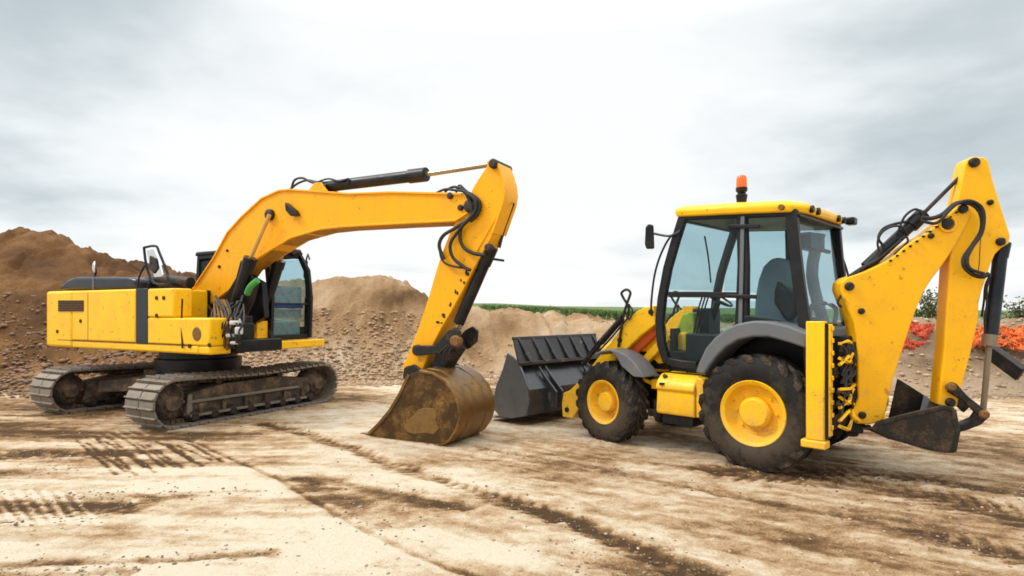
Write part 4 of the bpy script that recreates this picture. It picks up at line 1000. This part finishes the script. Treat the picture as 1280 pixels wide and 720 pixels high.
mb = MB(); mb.strip([(xrT-.1, zr_(xrT-.1)-.06), (xfT+.05, zr_(xfT+.05)-.06)], .04, -CY+.02, CY-.02); mb.build('roof_lining', M['black'], cab, .01)
# rear and side lamps in the roof edge
mb = MB()
for yy in (.62, .40, -.40, -.62): mb.cyl((xrT-.185, yy, zr+.015), (xrT-.12, yy, zr+.015), .045, 18)
lamp = mb.build('roof_lamp', M['dark'], roof, .006, each=True)
mb = MB(); mb.box(xrT-.26, xrT-.14, -CY-.04, -CY+.12, zr-.03, zr+.07); mb.build('corner_lamp', M['black'], roof, .02)
mb = MB(); mb.lathe(xrT+.08, zr+.03, [(0, CY+.05), (.035, CY+.05), (.035, CY+.085), (0, CY+.085)], 14); mb.build('marker_lamp', M['rust'], roof)
# beacon
bx = u(927, 246, .45).x; bz = u(927, 247, .45).z-3.2
mb = MB(); Rz = Matrix.Translation((bx, .45, bz)) @ Matrix.Rotation(PI/2, 4, 'X'); mb.lathe(0, 0, [(0, 3.12), (.06, 3.12), (.075, 3.23), (.05, 3.26), (.075, 3.29), (.075, 3.33), (0, 3.33)], 24); mb.xf(Rz); bcn = mb.build('beacon', M['black'], bh_)
mb = MB(); mb.lathe(0, 0, [(0, 3.332), (.066, 3.332), (.07, 3.36), (.064, 3.46), (.05, 3.49), (0, 3.50)], 24); mb.xf(Rz); mb.build('beacon_lens', M['beacon'], bcn)
# glass
yG = CY-.03
def pane(name, pts, y, par=cab):
    mb = MB(); mb.prism(PB(pts, CY), y-.004, y+.004); return mb.build(name, M['glass'], par, smooth=False)
dU = [(855, 273), (922, 268), (923, 364), (836, 362), (838, 330), (846, 300)]
dL = [(833, 374), (921, 375), (915, 406), (896, 419), (880, 440), (870, 453), (838, 450), (830, 425), (828, 400)]
sW = [(932, 268), (986, 268), (990, 310), (996, 360), (1001, 405), (970, 397), (934, 393)]
for sy in (1, -1):
    pane('door_window', dU, sy*yG); pane('door_window', dL, sy*yG); pane('side_window', sW, sy*yG)
mb = MB(); mb.hull2([(xrT, -CY+.09, zr-.08), (xrT, CY-.09, zr-.08), (xrB, CY-.09, 1.68), (xrB, -CY+.09, 1.68)], [(xrT-.008, -CY+.09, zr-.08), (xrT-.008, CY-.09, zr-.08), (xrB-.008, CY-.09, 1.68), (xrB-.008, -CY+.09, 1.68)]); mb.build('rear_window', M['glass'], cab, smooth=False)
mb = MB(); mb.hull2([(xfT, -CY+.09, zF-.08), (xfT, CY-.09, zF-.08), (A[3][0], CY-.09, A[3][1]), (A[3][0], -CY+.09, A[3][1])], [(xfT+.008, -CY+.09, zF-.08), (xfT+.008, CY-.09, zF-.08), (A[3][0]+.008, CY-.09, A[3][1]), (A[3][0]+.008, -CY+.09, A[3][1])]); mb.build('windscreen', M['glass'], cab, smooth=False)
# door bars and hinges
mb = MB(); mb.strip(PB([(835, 368), (880, 368), (925, 369)], CY), .075, CY-.06, CY+.004); mb.build('door_bar', M['frame'], cab, .008)
mb = MB(); mb.strip(PB([(910, 283), (950, 283)], CY+.02), .05, CY, CY+.04); mb.strip(PB([(908, 370), (946, 371)], CY+.02), .05, CY+.006, CY+.045); mb.build('door_hinge', M['black'], cab, .01, each=True)
mb = MB(); mb.strip(PB([(928, 270), (925, 405)], CY+.02), .05, CY, CY+.02); mb.build('door_edge', M['grey'], cab, .006)
# interior
mb = MB(); mb.prism(PB([(951, 410), (953, 372), (957, 350), (963, 334), (973, 324), (984, 323), (993, 332), (998, 350), (1000, 410)], 0), -.27, .27); seat = mb.build('driver_seat', M['seat'], cab, .06, seg=3)
mb = MB(); mb.prism(PB([(969, 364), (973, 350), (980, 357), (990, 361), (996, 372), (997, 390), (991, 402), (982, 400), (975, 388), (969, 380)], .4), .33, .47); mb.build('coat', M['black'], seat, .05, label='dark coat shape beside the seat')
mb = MB(); cx_ = A[3][0]-.42; mb.tube([(cx_+.25, 0, 1.2), (cx_+.1, 0, 1.75), (cx_, 0, 2.05)], .05, 10); mb.box(cx_+.05, cx_+.3, -.2, .2, 1.25, 1.95)
sc = mb.build('steering_column', M['black'], cab, .02)
mb = MB(); pts = [(.19*math.cos(2*PI*k/24), .19*math.sin(2*PI*k/24), 0) for k in range(25)]; mb.tube(pts, .016, 8, 0); mb.tube([(-.19, 0, 0), (0, 0, -.02), (.19, 0, 0)], .012, 6, 0); mb.xf(Matrix.Translation((cx_-.03, 0, 2.08)) @ Matrix.Rotation(-.55, 4, 'Y')); mb.build('steering_wheel', M['black'], sc)
mb = MB()
for k in range(3): mb.tube([(cx_+.15, .32+.09*k, 1.4), (cx_+.05, .32+.09*k, 1.9), (cx_-.03, .34+.09*k, 2.12)], .012, 8); mb.lathe(cx_-.03, 2.15, [(0, -.03), (.03, 0), (0, .03)], 10, .34+.09*k)
mb.build('lever', M['black'], cab, each=True)
mb = MB(); mb.prism(PB([(843, 447), (842, 425), (846, 408), (852, 392), (866, 390), (868, 412), (872, 447)], .35), -.1, .35); mb.build('front_console', M['hivis'], cab, .03, label='yellow green panel behind the lower door glass')
mb = MB(); mb.box(xrB+.02, A[4][0]-.02, -.75, .75, 1.0, 1.05); mb.build('cab_floor', M['black'], cab)
mb = MB(); mb.tube([(xrB+.12, -.5, 1.6), (xrB+.05, -.45, 1.95), (xrB+.1, .3, 1.98), (xrB+.12, .35, 1.6)], .03, 8); mb.build('rear_control_rail', M['black'], cab)
mb = MB(); mb.box(xrT+.02, xrT+.2, -.45, .1, 2.72, 2.93); mb.tube([(xrT+.1, .1, 2.8), (xrT+.05, -.2, 2.74), (xrT+.02, -.62, 2.72)], .03, 8); mb.build('sun_visor', M['black'], cab, .02)
mb = MB(); mb.tube([(xrT+.05, -.33, 2.95), (xrT+.16, -.38, 2.4), (xrB+.2, -.46, 1.75)], .075, 10); mb.build('wiper_column', M['seat'], cab)
mb = MB(); mb.tube([(xfT-.04, .3, zr-.15), (A[1][0]-.04, -.05, 2.7), (A[2][0]-.03, -.4, 2.35)], .012, 6, 2); mb.build('wiper', M['black'], cab)
# mirror on its arm, windscreen grab rail
yM = CY+.06
mb = MB(); mb.tube([u(850, 290, yM), u(836, 295, yM), u(818, 292, yM)], .016, 8); ma = mb.build('mirror_arm', M['frame'], cab)
mb = MB(); c0 = u(812.5, 296, yM); mb.xf(Matrix()); mb.prism([(-.06, -.17), (.05, -.17), (.07, -.1), (.06, .14), (.02, .18), (-.05, .16)], -.04, .04); mb.xf(Matrix.Translation(c0) @ Matrix.Rotation(.5, 4, 'Z')); mb.build('mirror', M['black'], ma, .02)
mb = MB(); mb.tube([u(851, 288, CY), u(838, 296, CY), u(826, 318, CY), u(818, 345, CY), u(814, 380, CY), u(815, 395, CY)], .015, 8); mb.tube([u(1040, 290, -CY), u(1056, 330, -CY-.05), u(1063, 356, -CY)], .015, 8); mb.build('grab_rail', M['frame'], cab, each=True)
# rear fenders
ao, ai = PB(arch_o, RW-.02), PB(arch_i, RW-.02)
for s0, s1 in ((.60, RW-.02), (-RW+.02, -.60)):
    mb = MB(); mb.prism(ao+ai, s0, s1); mb.build('fender', M['grey'], bh_, .025, seg=3)
mb = MB(); mb.prism(ao+[(ao[-1][0], 1.2), (ao[0][0], 1.2)], .56, .62); mb.prism(ao+[(ao[-1][0], 1.2), (ao[0][0], 1.2)], -.62, -.56); mb.build('wheel_arch', M['black'], bh_, each=True)
# front fenders
fo = PB([(744, 443), (752, 439.5), (762, 438), (773, 441), (783, 446.5), (792, 455), (799, 464), (804, 472)], RW-.03)
fi = [(p[0]+(-.008 if i > 3 else 0), p[1]-.05) for i, p in enumerate(fo)]
for s0, s1 in ((RW-.42, RW-.03), (-RW+.03, -RW+.42)):
    mb = MB(); mb.strip(fo, .035, s0, s1)
    fm = mb.build('fender', M['grey'], bh_, .012)
    sk = MB(); yy = s1-.03 if s0 > 0 else s0
    sk.prism(fo[2:]+[(fo[-1][0]+.16, fo[-1][1]+.0), (fo[4][0]+.09, fo[4][1]-.13), (fo[3][0]+.03, fo[3][1]-.06)], yy, yy+.03); sk.build('fender_skirt', M['grey'], fm, .01)
mb = MB(); mb.tube([(fo[-1][0], RW-.3, fo[-1][1]), (fo[-1][0]-.12, RW-.35, fo[-1][1]), (xa+.1, .6, .95)], .025); mb.build('fender_stay', M['dark'], bh_)
# --- loader arms
LY = .62
arm = [(817, 382), (806, 384), (796, 389), (784, 399), (774, 414), (760, 432), (745, 450), (726, 474), (712, 488), (704, 491), (702, 505), (703, 521), (716, 523), (722, 512), (732, 492), (755, 465), (778, 442), (800, 420), (820, 405)]
ap = PB(arm, LY+.07)
for sy in (1, -1):
    mb = MB(); mb.prism(ap, *sorted((sy*(LY-.07), sy*(LY+.07)))); la = mb.build('loader_arm', M['yellow'], bh_, .015)
    mb = MB(); ys = sorted((sy*(LY-.10), sy*(LY-.02))); mb.strip(PB([(818, 409), (800, 427), (784, 443), (776, 452)], LY+.07), .13, *ys); mb.build('lift_ram', M['orange'], la, .015)
    mb = MB(); mb.strip(PB([(828, 422), (812, 440), (796, 456)], LY+.07), .12, *sorted((sy*(LY-.12), sy*(LY-.02)))); mb.build('lift_strut', M['yellow'], la, .015)
    mb = MB(); yy = sy*(LY+.10)
    def q(px, py): v = u(px, py, LY+.10); v.y = yy; return v
    mb.cyl(q(778, 398), q(752, 428), .045, 14); mb.cyl(q(752, 428), q(729, 456), .03, 12); mb.tube([q(783, 390), q(776, 396), q(760, 414), q(744, 432), q(730, 452)], .018, 8); mb.tube([q(786, 396), q(766, 420), q(748, 440)], .014, 8)
    cyo = mb.build('tilt_ram', M['black'], la)
    mb = MB(); mb.tube([q(784, 398), q(786, 385), q(779, 372), q(777, 366), q(783, 362), q(788, 366), q(785, 376), q(780, 392), q(776, 415), q(773, 434)], .02, 8, 3); mb.tube([q(786, 400), q(791, 390), q(786, 380)], .012, 6); mb.build('hose', M['hose'], la, each=True)
    mb = MB()
    for px, py in ((814, 390), (775, 425), (709, 512)): v = u(px, py, LY+.07); mb.lathe(v.x, v.z, [(0, -.09), (.04, -.09), (.04, .09), (0, .09)], 14, sy*LY)
    mb.build('arm_pin', M['dark'], la, each=True)
mb = MB(); xt_ = u(818, 400, LY).x
for sy in (1, -1): mb.prism(PB([(812, 382), (826, 382), (832, 420), (838, 452), (822, 455), (806, 440), (812, 410)], LY-.1), *sorted((sy*(LY-.16), sy*(LY-.125))))
mb.build('loader_tower', M['yellow'], bh_, .01)
# --- front loader bucket
LB = 1.14
e_ = lambda L_: PB(L_, LB)
endp = e_([(634, 441), (641, 446), (649, 455), (655, 470), (660, 488), (661, 505), (657, 520), (640, 523), (625, 521), (617, 512), (616, 500), (620, 482), (628, 462)])
mb = MB()
shl = e_([(641, 423), (648, 455), (642, 458), (651, 472), (661, 488), (662, 505), (657, 519), (640, 522), (618, 521)])
mb.strip(shl, .03, -LB+.002, LB-.002)
lb = mb.build('loader_bucket', M['lbucket'], bh_, .008)
mb = MB()
for y0_, y1_ in ((LB-.035, LB), (-LB, -LB+.035)): mb.prism(endp, y0_, y1_)
mb.build('end_plate', M['endplate'], lb, .008, each=True)
t0, t1 = shl[0], shl[1]; shl = [shl[0], shl[1]]+shl[3:]
tv = Vector((t1[0]-t0[0], t1[1]-t0[1])); nv = Vector((tv.y, -tv.x)).normalized()
if nv.x > 0: nv = -nv
mb = MB(); mb.strip([(t0[0]+nv.x*.03, t0[1]+.0), (t0[0]-nv.x*.03, t0[1]+.0)], .05, -LB, LB)
mb.strip([(t1[0]+nv.x*.06, t1[1]), (t1[0]-nv.x*.02, t1[1])], .06, -LB, LB)
mb.build('bucket_rail', M['lbucket'], lb, .008)
mb = MB()
for k in range(7):
    yy = LB-.12-k*.34
    p0 = Vector((t0[0], yy, t0[1]))+Vector((nv.x, 0, nv.y))*.012; p1 = Vector((t1[0], yy-.14, t1[1]))+Vector((nv.x, 0, nv.y))*.012; n3 = Vector((nv.x, 0, nv.y))*.06; wy = Vector((0, .03, 0))
    mb.quadbox([p0-wy, p0+wy, p0+wy+n3*.3, p0-wy+n3*.3, p1-wy, p1+wy, p1+wy+n3, p1-wy+n3])
mb.build('back_rib', M['lbucket'], lb, .006, each=True)
hk = [(shl[1][0]-.02, shl[1][1]-.05), (shl[2][0]-.12, shl[2][1]), (shl[3][0]-.20, shl[3][1]-.05), (shl[4][0]-.17, shl[4][1]-.1), (shl[5][0]-.03, shl[5][1]+.02), (shl[5][0]+.06, shl[5][1]), (shl[3][0]+.02, shl[3][1])]
mb = MB()
for yy in (.66, .50, -.50, -.66): mb.prism(hk, yy-.02, yy+.02)
mb.build('bucket_hook', M['lbucket'], lb, .008, each=True)
mb = MB(); mb.strip([(shl[-1][0]-.02, shl[-1][1]), (shl[-1][0]+.12, shl[-1][1]-.01)], .03, -LB, LB); mb.build('cutting_edge', M['rod'], lb, .005)
# --- stabilisers and rear frame
SYo = 1.27
sx0, sx1 = u(1007, 480, SYo).x, u(1030, 480, SYo).x
z0, z1 = .50, 1.80
for sy in (1, -1):
    ys = sorted((sy*(SYo-.12), sy*SYo))
    mb = MB(); mb.box(sx1, sx0, *ys, z0, z1); stb = mb.build('stabiliser_leg', M['yellow'], bh_, .012)
    mb = MB(); mb.box(sx1-.02, sx0+.05, ys[0]-.02, ys[1]+.02, z0-.09, z0-.002); mb.build('stabiliser_foot', M['yellow'], stb, .015)
    mb = MB(); mb.box(sx1-.022, sx1-.004, *sorted((sy*(SYo-.16), sy*(SYo-.03))), z0+.02, z1-.02); mb.build('dark_gap_strip', M['black'], stb)  # black strip stands in for the dark gap between leg and rack
    mb = MB(); mb.box(sx1-.048, sx1-.024, *sorted((sy*(SYo-.14), sy*(SYo-.05))), z0+.05, z1-.03)
    for k in range(9): mb.box(sx1-.066, sx1-.049, *sorted((sy*(SYo-.13), sy*(SYo-.07))), z0+.12+k*.135, z0+.17+k*.135)
    mb.build('stabiliser_rack', M['yellow'], stb, .006)
mb = MB(); rnd = random.Random(9)
yR = 1.16; xR = sx1-.06
mb.box(xR-.02, xR+.22, -1.14, yR, .62, .78); mb.box(xR-.02, xR+.22, -1.14, yR, 1.18, 1.30); mb.box(xR, xR+.2, .40, .52, .60, 1.62); mb.box(xR, xR+.2, -.52, -.40, .60, 1.62); mb.box(xR+.06, xR+.2, -1.1, 1.1, .80, 1.17)
rf = mb.build('rear_frame', M['black'], bh_, .012)
for (z, y0_, y1_, tl) in ((1.56, .70, 1.12, .02), (1.40, .62, 1.12, -.06), (1.33, .62, 1.12, .08), (1.06, .55, 1.12, -.02), (.98, .62, 1.12, -.1), (.86, .6, 1.12, .05), (.72, .6, 1.12, .08), (.66, .62, 1.12, -.07)):
    mb = MB(); mb.tube([(xR-.05, y1_, z), (xR-.07, (y0_+y1_)/2, z+tl), (xR-.05, y0_, z-tl*.4)], .021, 4, 0); mb.build('pipe', M['yellow'], rf)
mb = MB()
for k in range(26):
    p0 = Vector((xR-.02, rnd.uniform(.55, 1.05), rnd.uniform(.85, 1.55))); p1 = p0+Vector((-rnd.uniform(.02, .06), rnd.uniform(-.2, .2), rnd.uniform(-.1, .2))); p2 = Vector((xR-.02, rnd.uniform(.5, 1.0), rnd.uniform(.85, 1.55))); mb.tube([p0, p1, p2], .016, 7, 4)
mb.build('hydraulic_hose', M['hose'], rf, each=True)
mb = MB(); mb.prism([(-.5, .9), (xR+.2, .9), (xR+.2, 1.45), (-.62, 1.72), (-.45, 1.72)], -.6, .86); mb.build('rear_console', M['black'], bh_, .03)
mb = MB(); mb.box(xR+.18, xR+.28, .1, .5, 1.46, 1.58); mb.tube([(xR+.2, .7, 1.4), (xR+.25, .5, 1.62), (xR+.25, .2, 1.55)], .02, 7, 3); mb.build('rusty_valve', M['orange'], bh_, .01)
# --- digging arm (swung sideways on its post)
HA = math.radians(-10); HOw = (4.27, 6.88)
Hf = Frame(HOw, HA)
TH_ = Matrix.Translation(Bk.L((HOw[0], HOw[1], 0))) @ Matrix.Rotation(HA-BA, 4, 'Z')
hu = Hf.U; HP = Hf.P
def hb(mb, name, mat, par=bh_, bevel=0., **k): mb.xf(TH_); return mb.build(name, mat, par, bevel, **k)
kx = hu(1075, 500, 0).x
mb = MB(); mb.box(kx-.16, kx+.0, -.12, .2, .50, 1.05); mb.cyl((kx-.1, .02, .45), (kx-.1, .02, 1.12), .09); hb(mb, 'king_post', M['black'], bh_, .02)
HBY = .15
hbm = [(1051, 362), (1052, 353), (1059, 347), (1081, 339.5), (1097, 332), (1111, 325), (1122, 317), (1130, 309), (1143, 300), (1157, 293), (1166, 286), (1175, 278), (1185, 269), (1194, 261), (1201, 257), (1208, 256), (1214, 261), (1214, 267), (1211, 276), (1203, 292), (1194, 308), (1185, 322), (1175, 336), (1165, 349), (1156, 363), (1148, 381), (1140, 402), (1130, 433), (1117, 472), (1111, 497), (1106, 520), (1101, 528), (1085, 531), (1070, 529), (1062, 522), (1061, 516), (1070, 506), (1073, 497), (1072, 450), (1071, 424), (1067, 402), (1058, 380)]
pl = HP(hbm, -HBY)
mb = MB(); mb.prism(pl, -HBY, HBY); hboom = hb(mb, 'digging_boom', M['hoe'], bh_, .014)
def hpin(mb, px, py, y, r, l=.04): v = hu(px, py, y); mb.lathe(v.x, v.z, [(0, -l), (r*.65, -l), (r, -l*.5), (r, l), (0, l)], 18, y)
mb = MB()
for px, py, r in ((1062, 358, .050), (1077, 389, .035), (1184, 280, .06), (1164, 295, .03), (1204, 261, .05), (1078, 519, .04)): hpin(mb, px, py, -HBY-.015, r, .025)
hb(mb, 'boom_pin', M['dark'], hboom, .004, each=True)
mb = MB(); c0 = hu(1184, 280, -HBY); mb.lathe(c0.x, c0.z, [(.07, -.02), (.095, -.02), (.095, .01), (.07, .01)], 20, -HBY); hb(mb, 'boom_boss', M['hoe'], hboom, .003)
mb = MB(); mb.tube([hu(1064, 512, -HBY), hu(1066, 520, -HBY-.05), hu(1074, 527, -HBY-.03)], .03, 8); hb(mb, 'foot_lug', M['yellow'], hboom)
# dipper
DY = .11
dip = [(1206, 206), (1209, 199), (1216, 195.5), (1231, 196.5), (1236, 202), (1241, 224), (1249, 250), (1256, 272), (1263, 294), (1262, 304), (1252, 310), (1244, 318), (1238, 332), (1234, 346), (1228, 362), (1224, 378), (1223, 401), (1214, 440), (1204, 478), (1199, 494), (1197, 508), (1185, 511), (1174, 506), (1177, 470), (1181, 435), (1184, 378), (1187, 330), (1192, 280), (1197, 250), (1202, 228)]
mb = MB(); mb.prism(HP(dip, -DY), -DY, DY); dp = hb(mb, 'dipper', M['hoe'], bh_, .014)
mb = MB()
for px, py, r in ((1218, 203, .055), (1238, 253, .03), (1251, 302, .045), (1190, 484, .055), (1188, 503, .05)): hpin(mb, px, py, -DY-.015, r, .03)
hb(mb, 'dipper_pin', M['dark'], dp, .004, each=True)
mb = MB(); mb.strip(HP([(1226, 290), (1224, 330), (1222, 345)], -DY), .010, -DY-.004, -DY+.002); mb.box(*sorted((hu(1246, 300, -DY).x, hu(1256, 300, -DY).x)), -DY-.015, -DY+.002, hu(1250, 306, -DY).z, hu(1250, 298, -DY).z); hb(mb, 'weld_plate', M['rust'], dp, .003)
# dipper ram on top of the boom
def hc(mb, p, q, y, r, n=20): mb.cyl(hu(p[0], p[1], y), hu(q[0], q[1], y), r, n)
mb = MB(); hc(mb, (1082, 334), (1150, 271), 0, .065); hc(mb, (1138, 283), (1154, 267), 0, .082); hc(mb, (1072, 344), (1084, 332), 0, .04); dr_ = hb(mb, 'dipper_ram', M['black'], bh_, .005)
mb = MB(); hc(mb, (1152, 269), (1213, 208), 0, .022); hb(mb, 'piston_rod', M['dark'], dr_)
# bucket ram
mb = MB(); hc(mb, (1251, 312), (1238, 424), 0, .070); hc(mb, (1255, 303), (1251, 322), 0, .07); br_ = hb(mb, 'bucket_ram', M['hood'], bh_, .006)
mb = MB(); hc(mb, (1237, 424), (1229, 512), 0, .030); hc(mb, (1238, 418), (1236, 432), 0, .075); hb(mb, 'piston_rod', M['brownrod'], br_)
# links
mb = MB()
for y0_ in (-DY-.07, DY+.03): mb.strip(HP([(1189, 484), (1206, 498), (1229, 518)], -DY-.05), [.13, .075, .10], y0_, y0_+.04)
lk2 = hb(mb, 'tipping_link', M['dark'], bh_, .012, each=True)[0]
mb = MB(); mb.strip(HP([(1231, 517), (1222, 527), (1205, 534), (1192, 536)], -.05), [.11, .09, .08, .10], -.07, .07); hb(mb, 'bucket_link', M['dark'], bh_, .015)
mb = MB(); hpin(mb, 1189, 484, -DY-.08, .045); hpin(mb, 1230, 518, -DY-.08, .05); hb(mb, 'link_pin', M['rust'], lk2, .004, each=True)
# digging bucket
W2 = .30
nr_ = [(1091, 538), (1098, 529), (1112, 525), (1127, 521), (1150, 516), (1180, 509), (1192, 512), (1196, 525), (1197, 540), (1195, 558), (1192, 565), (1176, 564), (1153, 559), (1130, 552), (1111, 547)]
nb = HP(nr_, -W2)
fr_ = [(1110, 522), (1116, 496), (1121, 473), (1136, 482), (1153, 493), (1172, 505), (1188, 512), (1190, 530), (1170, 545), (1130, 540)]
fb = HP(fr_, W2)
mb = MB(); mb.prism(nb, -W2, -W2+.03)
mb.strip([nb[i] for i in (7, 8, 9, 10, 11, 12, 13, 14, 0)], .035, -W2+.004, W2-.004)
mb.prism(fb, W2-.03, W2)
db = hb(mb, 'digging_bucket', M['hbucket'], bh_, .008)
mb = MB(); mb.strip([nb[i] for i in (0, 1, 3, 5, 6)], .05, -W2-.015, -W2+.02); mb.strip([nb[i] for i in (6, 8, 10)], .05, -W2-.012, -W2+.02); hb(mb, 'lip', M['hbucket'], db, .008)
mb = MB()
a_ = nb[5]; f_ = fb[5]
mb.hull2([(nb[4][0], -W2+.03, nb[4][1]-.02), (nb[6][0], -W2+.03, nb[6][1]-.02), (nb[6][0], -W2+.03, nb[6][1]-.05), (nb[4][0], -W2+.03, nb[4][1]-.05)], [(fb[4][0], W2-.03, fb[4][1]), (fb[6][0], W2-.03, fb[6][1]), (fb[6][0], W2-.03, fb[6][1]-.03), (fb[4][0], W2-.03, fb[4][1]-.03)])
hb(mb, 'back_plate', M['black'], db, .006)
mb = MB()
for k in range(4):
    yc = -W2+.06+k*(2*W2-.12)/3; t = nb[0]; mb.hull2([(t[0]+.06, yc-.03, t[1]+.02), (t[0]+.06, yc+.03, t[1]+.02), (t[0]+.06, yc+.03, t[1]-.02), (t[0]+.06, yc-.03, t[1]-.02)], [(t[0]-.10, yc-.02, t[1]+.01), (t[0]-.10, yc+.02, t[1]+.01), (t[0]-.10, yc+.02, t[1]), (t[0]-.10, yc-.02, t[1])])
hb(mb, 'tooth', M['hbucket'], db, .004, each=True)
# hoses on the digging arm
mb = MB(); HH = lambda pts, y, r=.016, k=4: mb.tube([hu(px, py, y) for px, py in pts], r, 8, k)
HH([(1060, 346), (1075, 336), (1092, 326), (1104, 310), (1098, 298), (1104, 286), (1118, 280), (1134, 277)], -.06); HH([(1100, 318), (1097, 303), (1103, 290), (1116, 283), (1128, 284), (1134, 292)], -.10, .013)
HH([(1122, 292), (1130, 272), (1142, 262), (1150, 264), (1154, 272)], -.08, .014); HH([(1128, 295), (1134, 276), (1146, 266)], -.04, .013)
for k in range(4): HH([(1058+k*3, 349-k), (1080+k*2, 334-k*2), (1100+k*3, 322-k*3), (1126+k*3, 300-k*2)], -.11+k*.05, .013)
HH([(1118, 318), (1134, 303), (1132, 296), (1124, 300)], -.1, .012)
HH([(1152, 272), (1164, 273), (1178, 268), (1192, 256), (1202, 253), (1214, 255), (1224, 263), (1228, 276), (1226, 290), (1216, 306), (1205, 322), (1206, 334), (1216, 343), (1228, 346), (1236, 342)], -HBY-.05, .024)
HH([(1152, 276), (1170, 279), (1184, 266), (1196, 255), (1212, 251), (1226, 258), (1230, 272), (1227, 292), (1215, 310), (1209, 324), (1213, 336), (1230, 342)], -HBY-.08, .018)
HH([(1060, 352), (1052, 368), (1047, 378), (1052, 384)], -.08, .014)
HH([(1237, 346), (1233, 362), (1234, 380), (1231, 398), (1233, 424)], -.02, .014); HH([(1240, 340), (1232, 356), (1230, 376), (1227, 396)], .04, .012)
hb(mb, 'hose', M['hose'], hboom, each=True)
mb = MB()
for k in range(12): v = hu(1104+k*9, 330-k*7.0, -HBY); hpin(mb, 1112+k*8.2, 326-k*6.0, -HBY+.02, .014, .05)
hb(mb, 'clamp', M['dark'], hboom, each=True)

# ==================================================================== sky, light, camera
w = bpy.data.worlds.new('World'); scn.world = w; w.use_nodes = True
nt = w.node_tree
for n in list(nt.nodes): nt.nodes.remove(n)
out = nt.nodes.new('ShaderNodeOutputWorld')
SUN_EL, SUN_AZ = math.radians(46), math.radians(-92)        # azimuth measured from +Y towards +X
sky = N(nt, 'ShaderNodeTexSky', sky_type='NISHITA'); sky.sun_disc = False; sky.sun_elevation = SUN_EL; sky.sun_rotation = SUN_AZ
tc = N(nt, 'ShaderNodeTexCoord'); sx = N(nt, 'ShaderNodeSeparateXYZ'); nt.links.new(tc.outputs['Generated'], sx.inputs[0])
zc = mth(nt, 'MAXIMUM', sx.outputs[2], 0.0); den = mth(nt, 'ADD', zc, .16)
cx = N(nt, 'ShaderNodeCombineXYZ'); nt.links.new(mth(nt, 'DIVIDE', sx.outputs[0], den), cx.inputs[0]); nt.links.new(mth(nt, 'DIVIDE', sx.outputs[1], den), cx.inputs[1])
nz = N(nt, 'ShaderNodeTexNoise', i_Scale=.55, i_Detail=6.0, i_Roughness=.5, i_Distortion=.35); nt.links.new(cx.outputs[0], nz.inputs['Vector'])
nz2 = N(nt, 'ShaderNodeTexNoise', i_Scale=1.7, i_Detail=5.0, i_Roughness=.55); nt.links.new(cx.outputs[0], nz2.inputs['Vector'])
cl = mth(nt, 'ADD', mth(nt, 'MULTIPLY', nz.outputs[0], .72), mth(nt, 'MULTIPLY', nz2.outputs[0], .28))
# the sky is heavier to either side, thin and bright ahead
az = mth(nt, 'ABSOLUTE', mth(nt, 'SUBTRACT', sx.outputs[0], .06))
def lobe(v, w, a):
    d = N(nt, 'ShaderNodeVectorMath', operation='DISTANCE'); nt.links.new(tc.outputs['Generated'], d.inputs[0]); d.inputs[1].default_value = Vector(v).normalized()
    r = N(nt, 'ShaderNodeMapRange', interpolation_type='SMOOTHSTEP', i_1=w, i_2=0.0, i_3=0.0, i_4=a); nt.links.new(d.outputs['Value'], r.inputs[0]); return r.outputs[0]
for v, w_, a in (((-.85, 1, .55), .42, .15), ((.70, 1, .40), .36, .13), ((.42, 1, .33), .22, .06), ((-1.4, 1, .5), .6, .06), ((1.5, 1, .6), .6, .05)): cl = mth(nt, 'SUBTRACT', cl, lobe(v, w_, a))
for v, w_, a in (((.02, 1, .25), .55, .07), ((-.6, 1, .05), .45, .09), ((.6, 1, .05), .35, .05)): cl = mth(nt, 'ADD', cl, lobe(v, w_, a))
ccol = ramp(nt, cl, [(.20, (.36, .425, .455)), (.33, (.54, .60, .62)), (.43, (.78, .81, .82)), (.51, (.885, .90, .895))])
skyc = N(nt, 'ShaderNodeMix', data_type='RGBA', blend_type='MULTIPLY'); skyc.inputs[0].default_value = 1; nt.links.new(sky.outputs[0], skyc.inputs[6]); skyc.inputs[7].default_value = (.1, .1, .1, 1)
base = mixc(nt, .94, skyc.outputs[2], ccol)
# overcast skies are brighter overhead
gain = N(nt, 'ShaderNodeMapRange', i_1=.42, i_2=.95, i_3=1.0, i_4=3.0); nt.links.new(zc, gain.inputs[0])
bg = N(nt, 'ShaderNodeBackground'); nt.links.new(base, bg.inputs[0]); nt.links.new(mth(nt, 'MULTIPLY', gain.outputs[0], .92), bg.inputs[1]); nt.links.new(bg.outputs[0], out.inputs[0])
sl = bpy.data.lights.new('sun', 'SUN'); sl.energy = 1.5; sl.angle = math.radians(10); sl.color = (1, .95, .87)
so = bpy.data.objects.new('sun', sl); COL.objects.link(so)
sdir = Vector((math.sin(SUN_AZ)*math.cos(SUN_EL), math.cos(SUN_AZ)*math.cos(SUN_EL), math.sin(SUN_EL)))
so.rotation_euler = sdir.to_track_quat('Z', 'Y').to_euler()
cam = bpy.data.cameras.new('camera'); co = bpy.data.objects.new('camera', cam); COL.objects.link(co); scn.camera = co
co.location = (0, 0, CH); co.rotation_euler = (PI/2, 0, 0)
cam.sensor_width = 36; cam.lens = F/1280*36; cam.shift_y = (HZ-360)/1280; cam.clip_start = .05; cam.clip_end = 3000
vs_ = scn.view_settings; vs_.view_transform = 'Standard'; vs_.look = 'None'; vs_.exposure = .34; vs_.gamma = 1; vs_.use_curve_mapping = False
scn.cycles.max_bounces = 8; scn.cycles.transparent_max_bounces = 16
scn.cycles.filter_width = 1.7
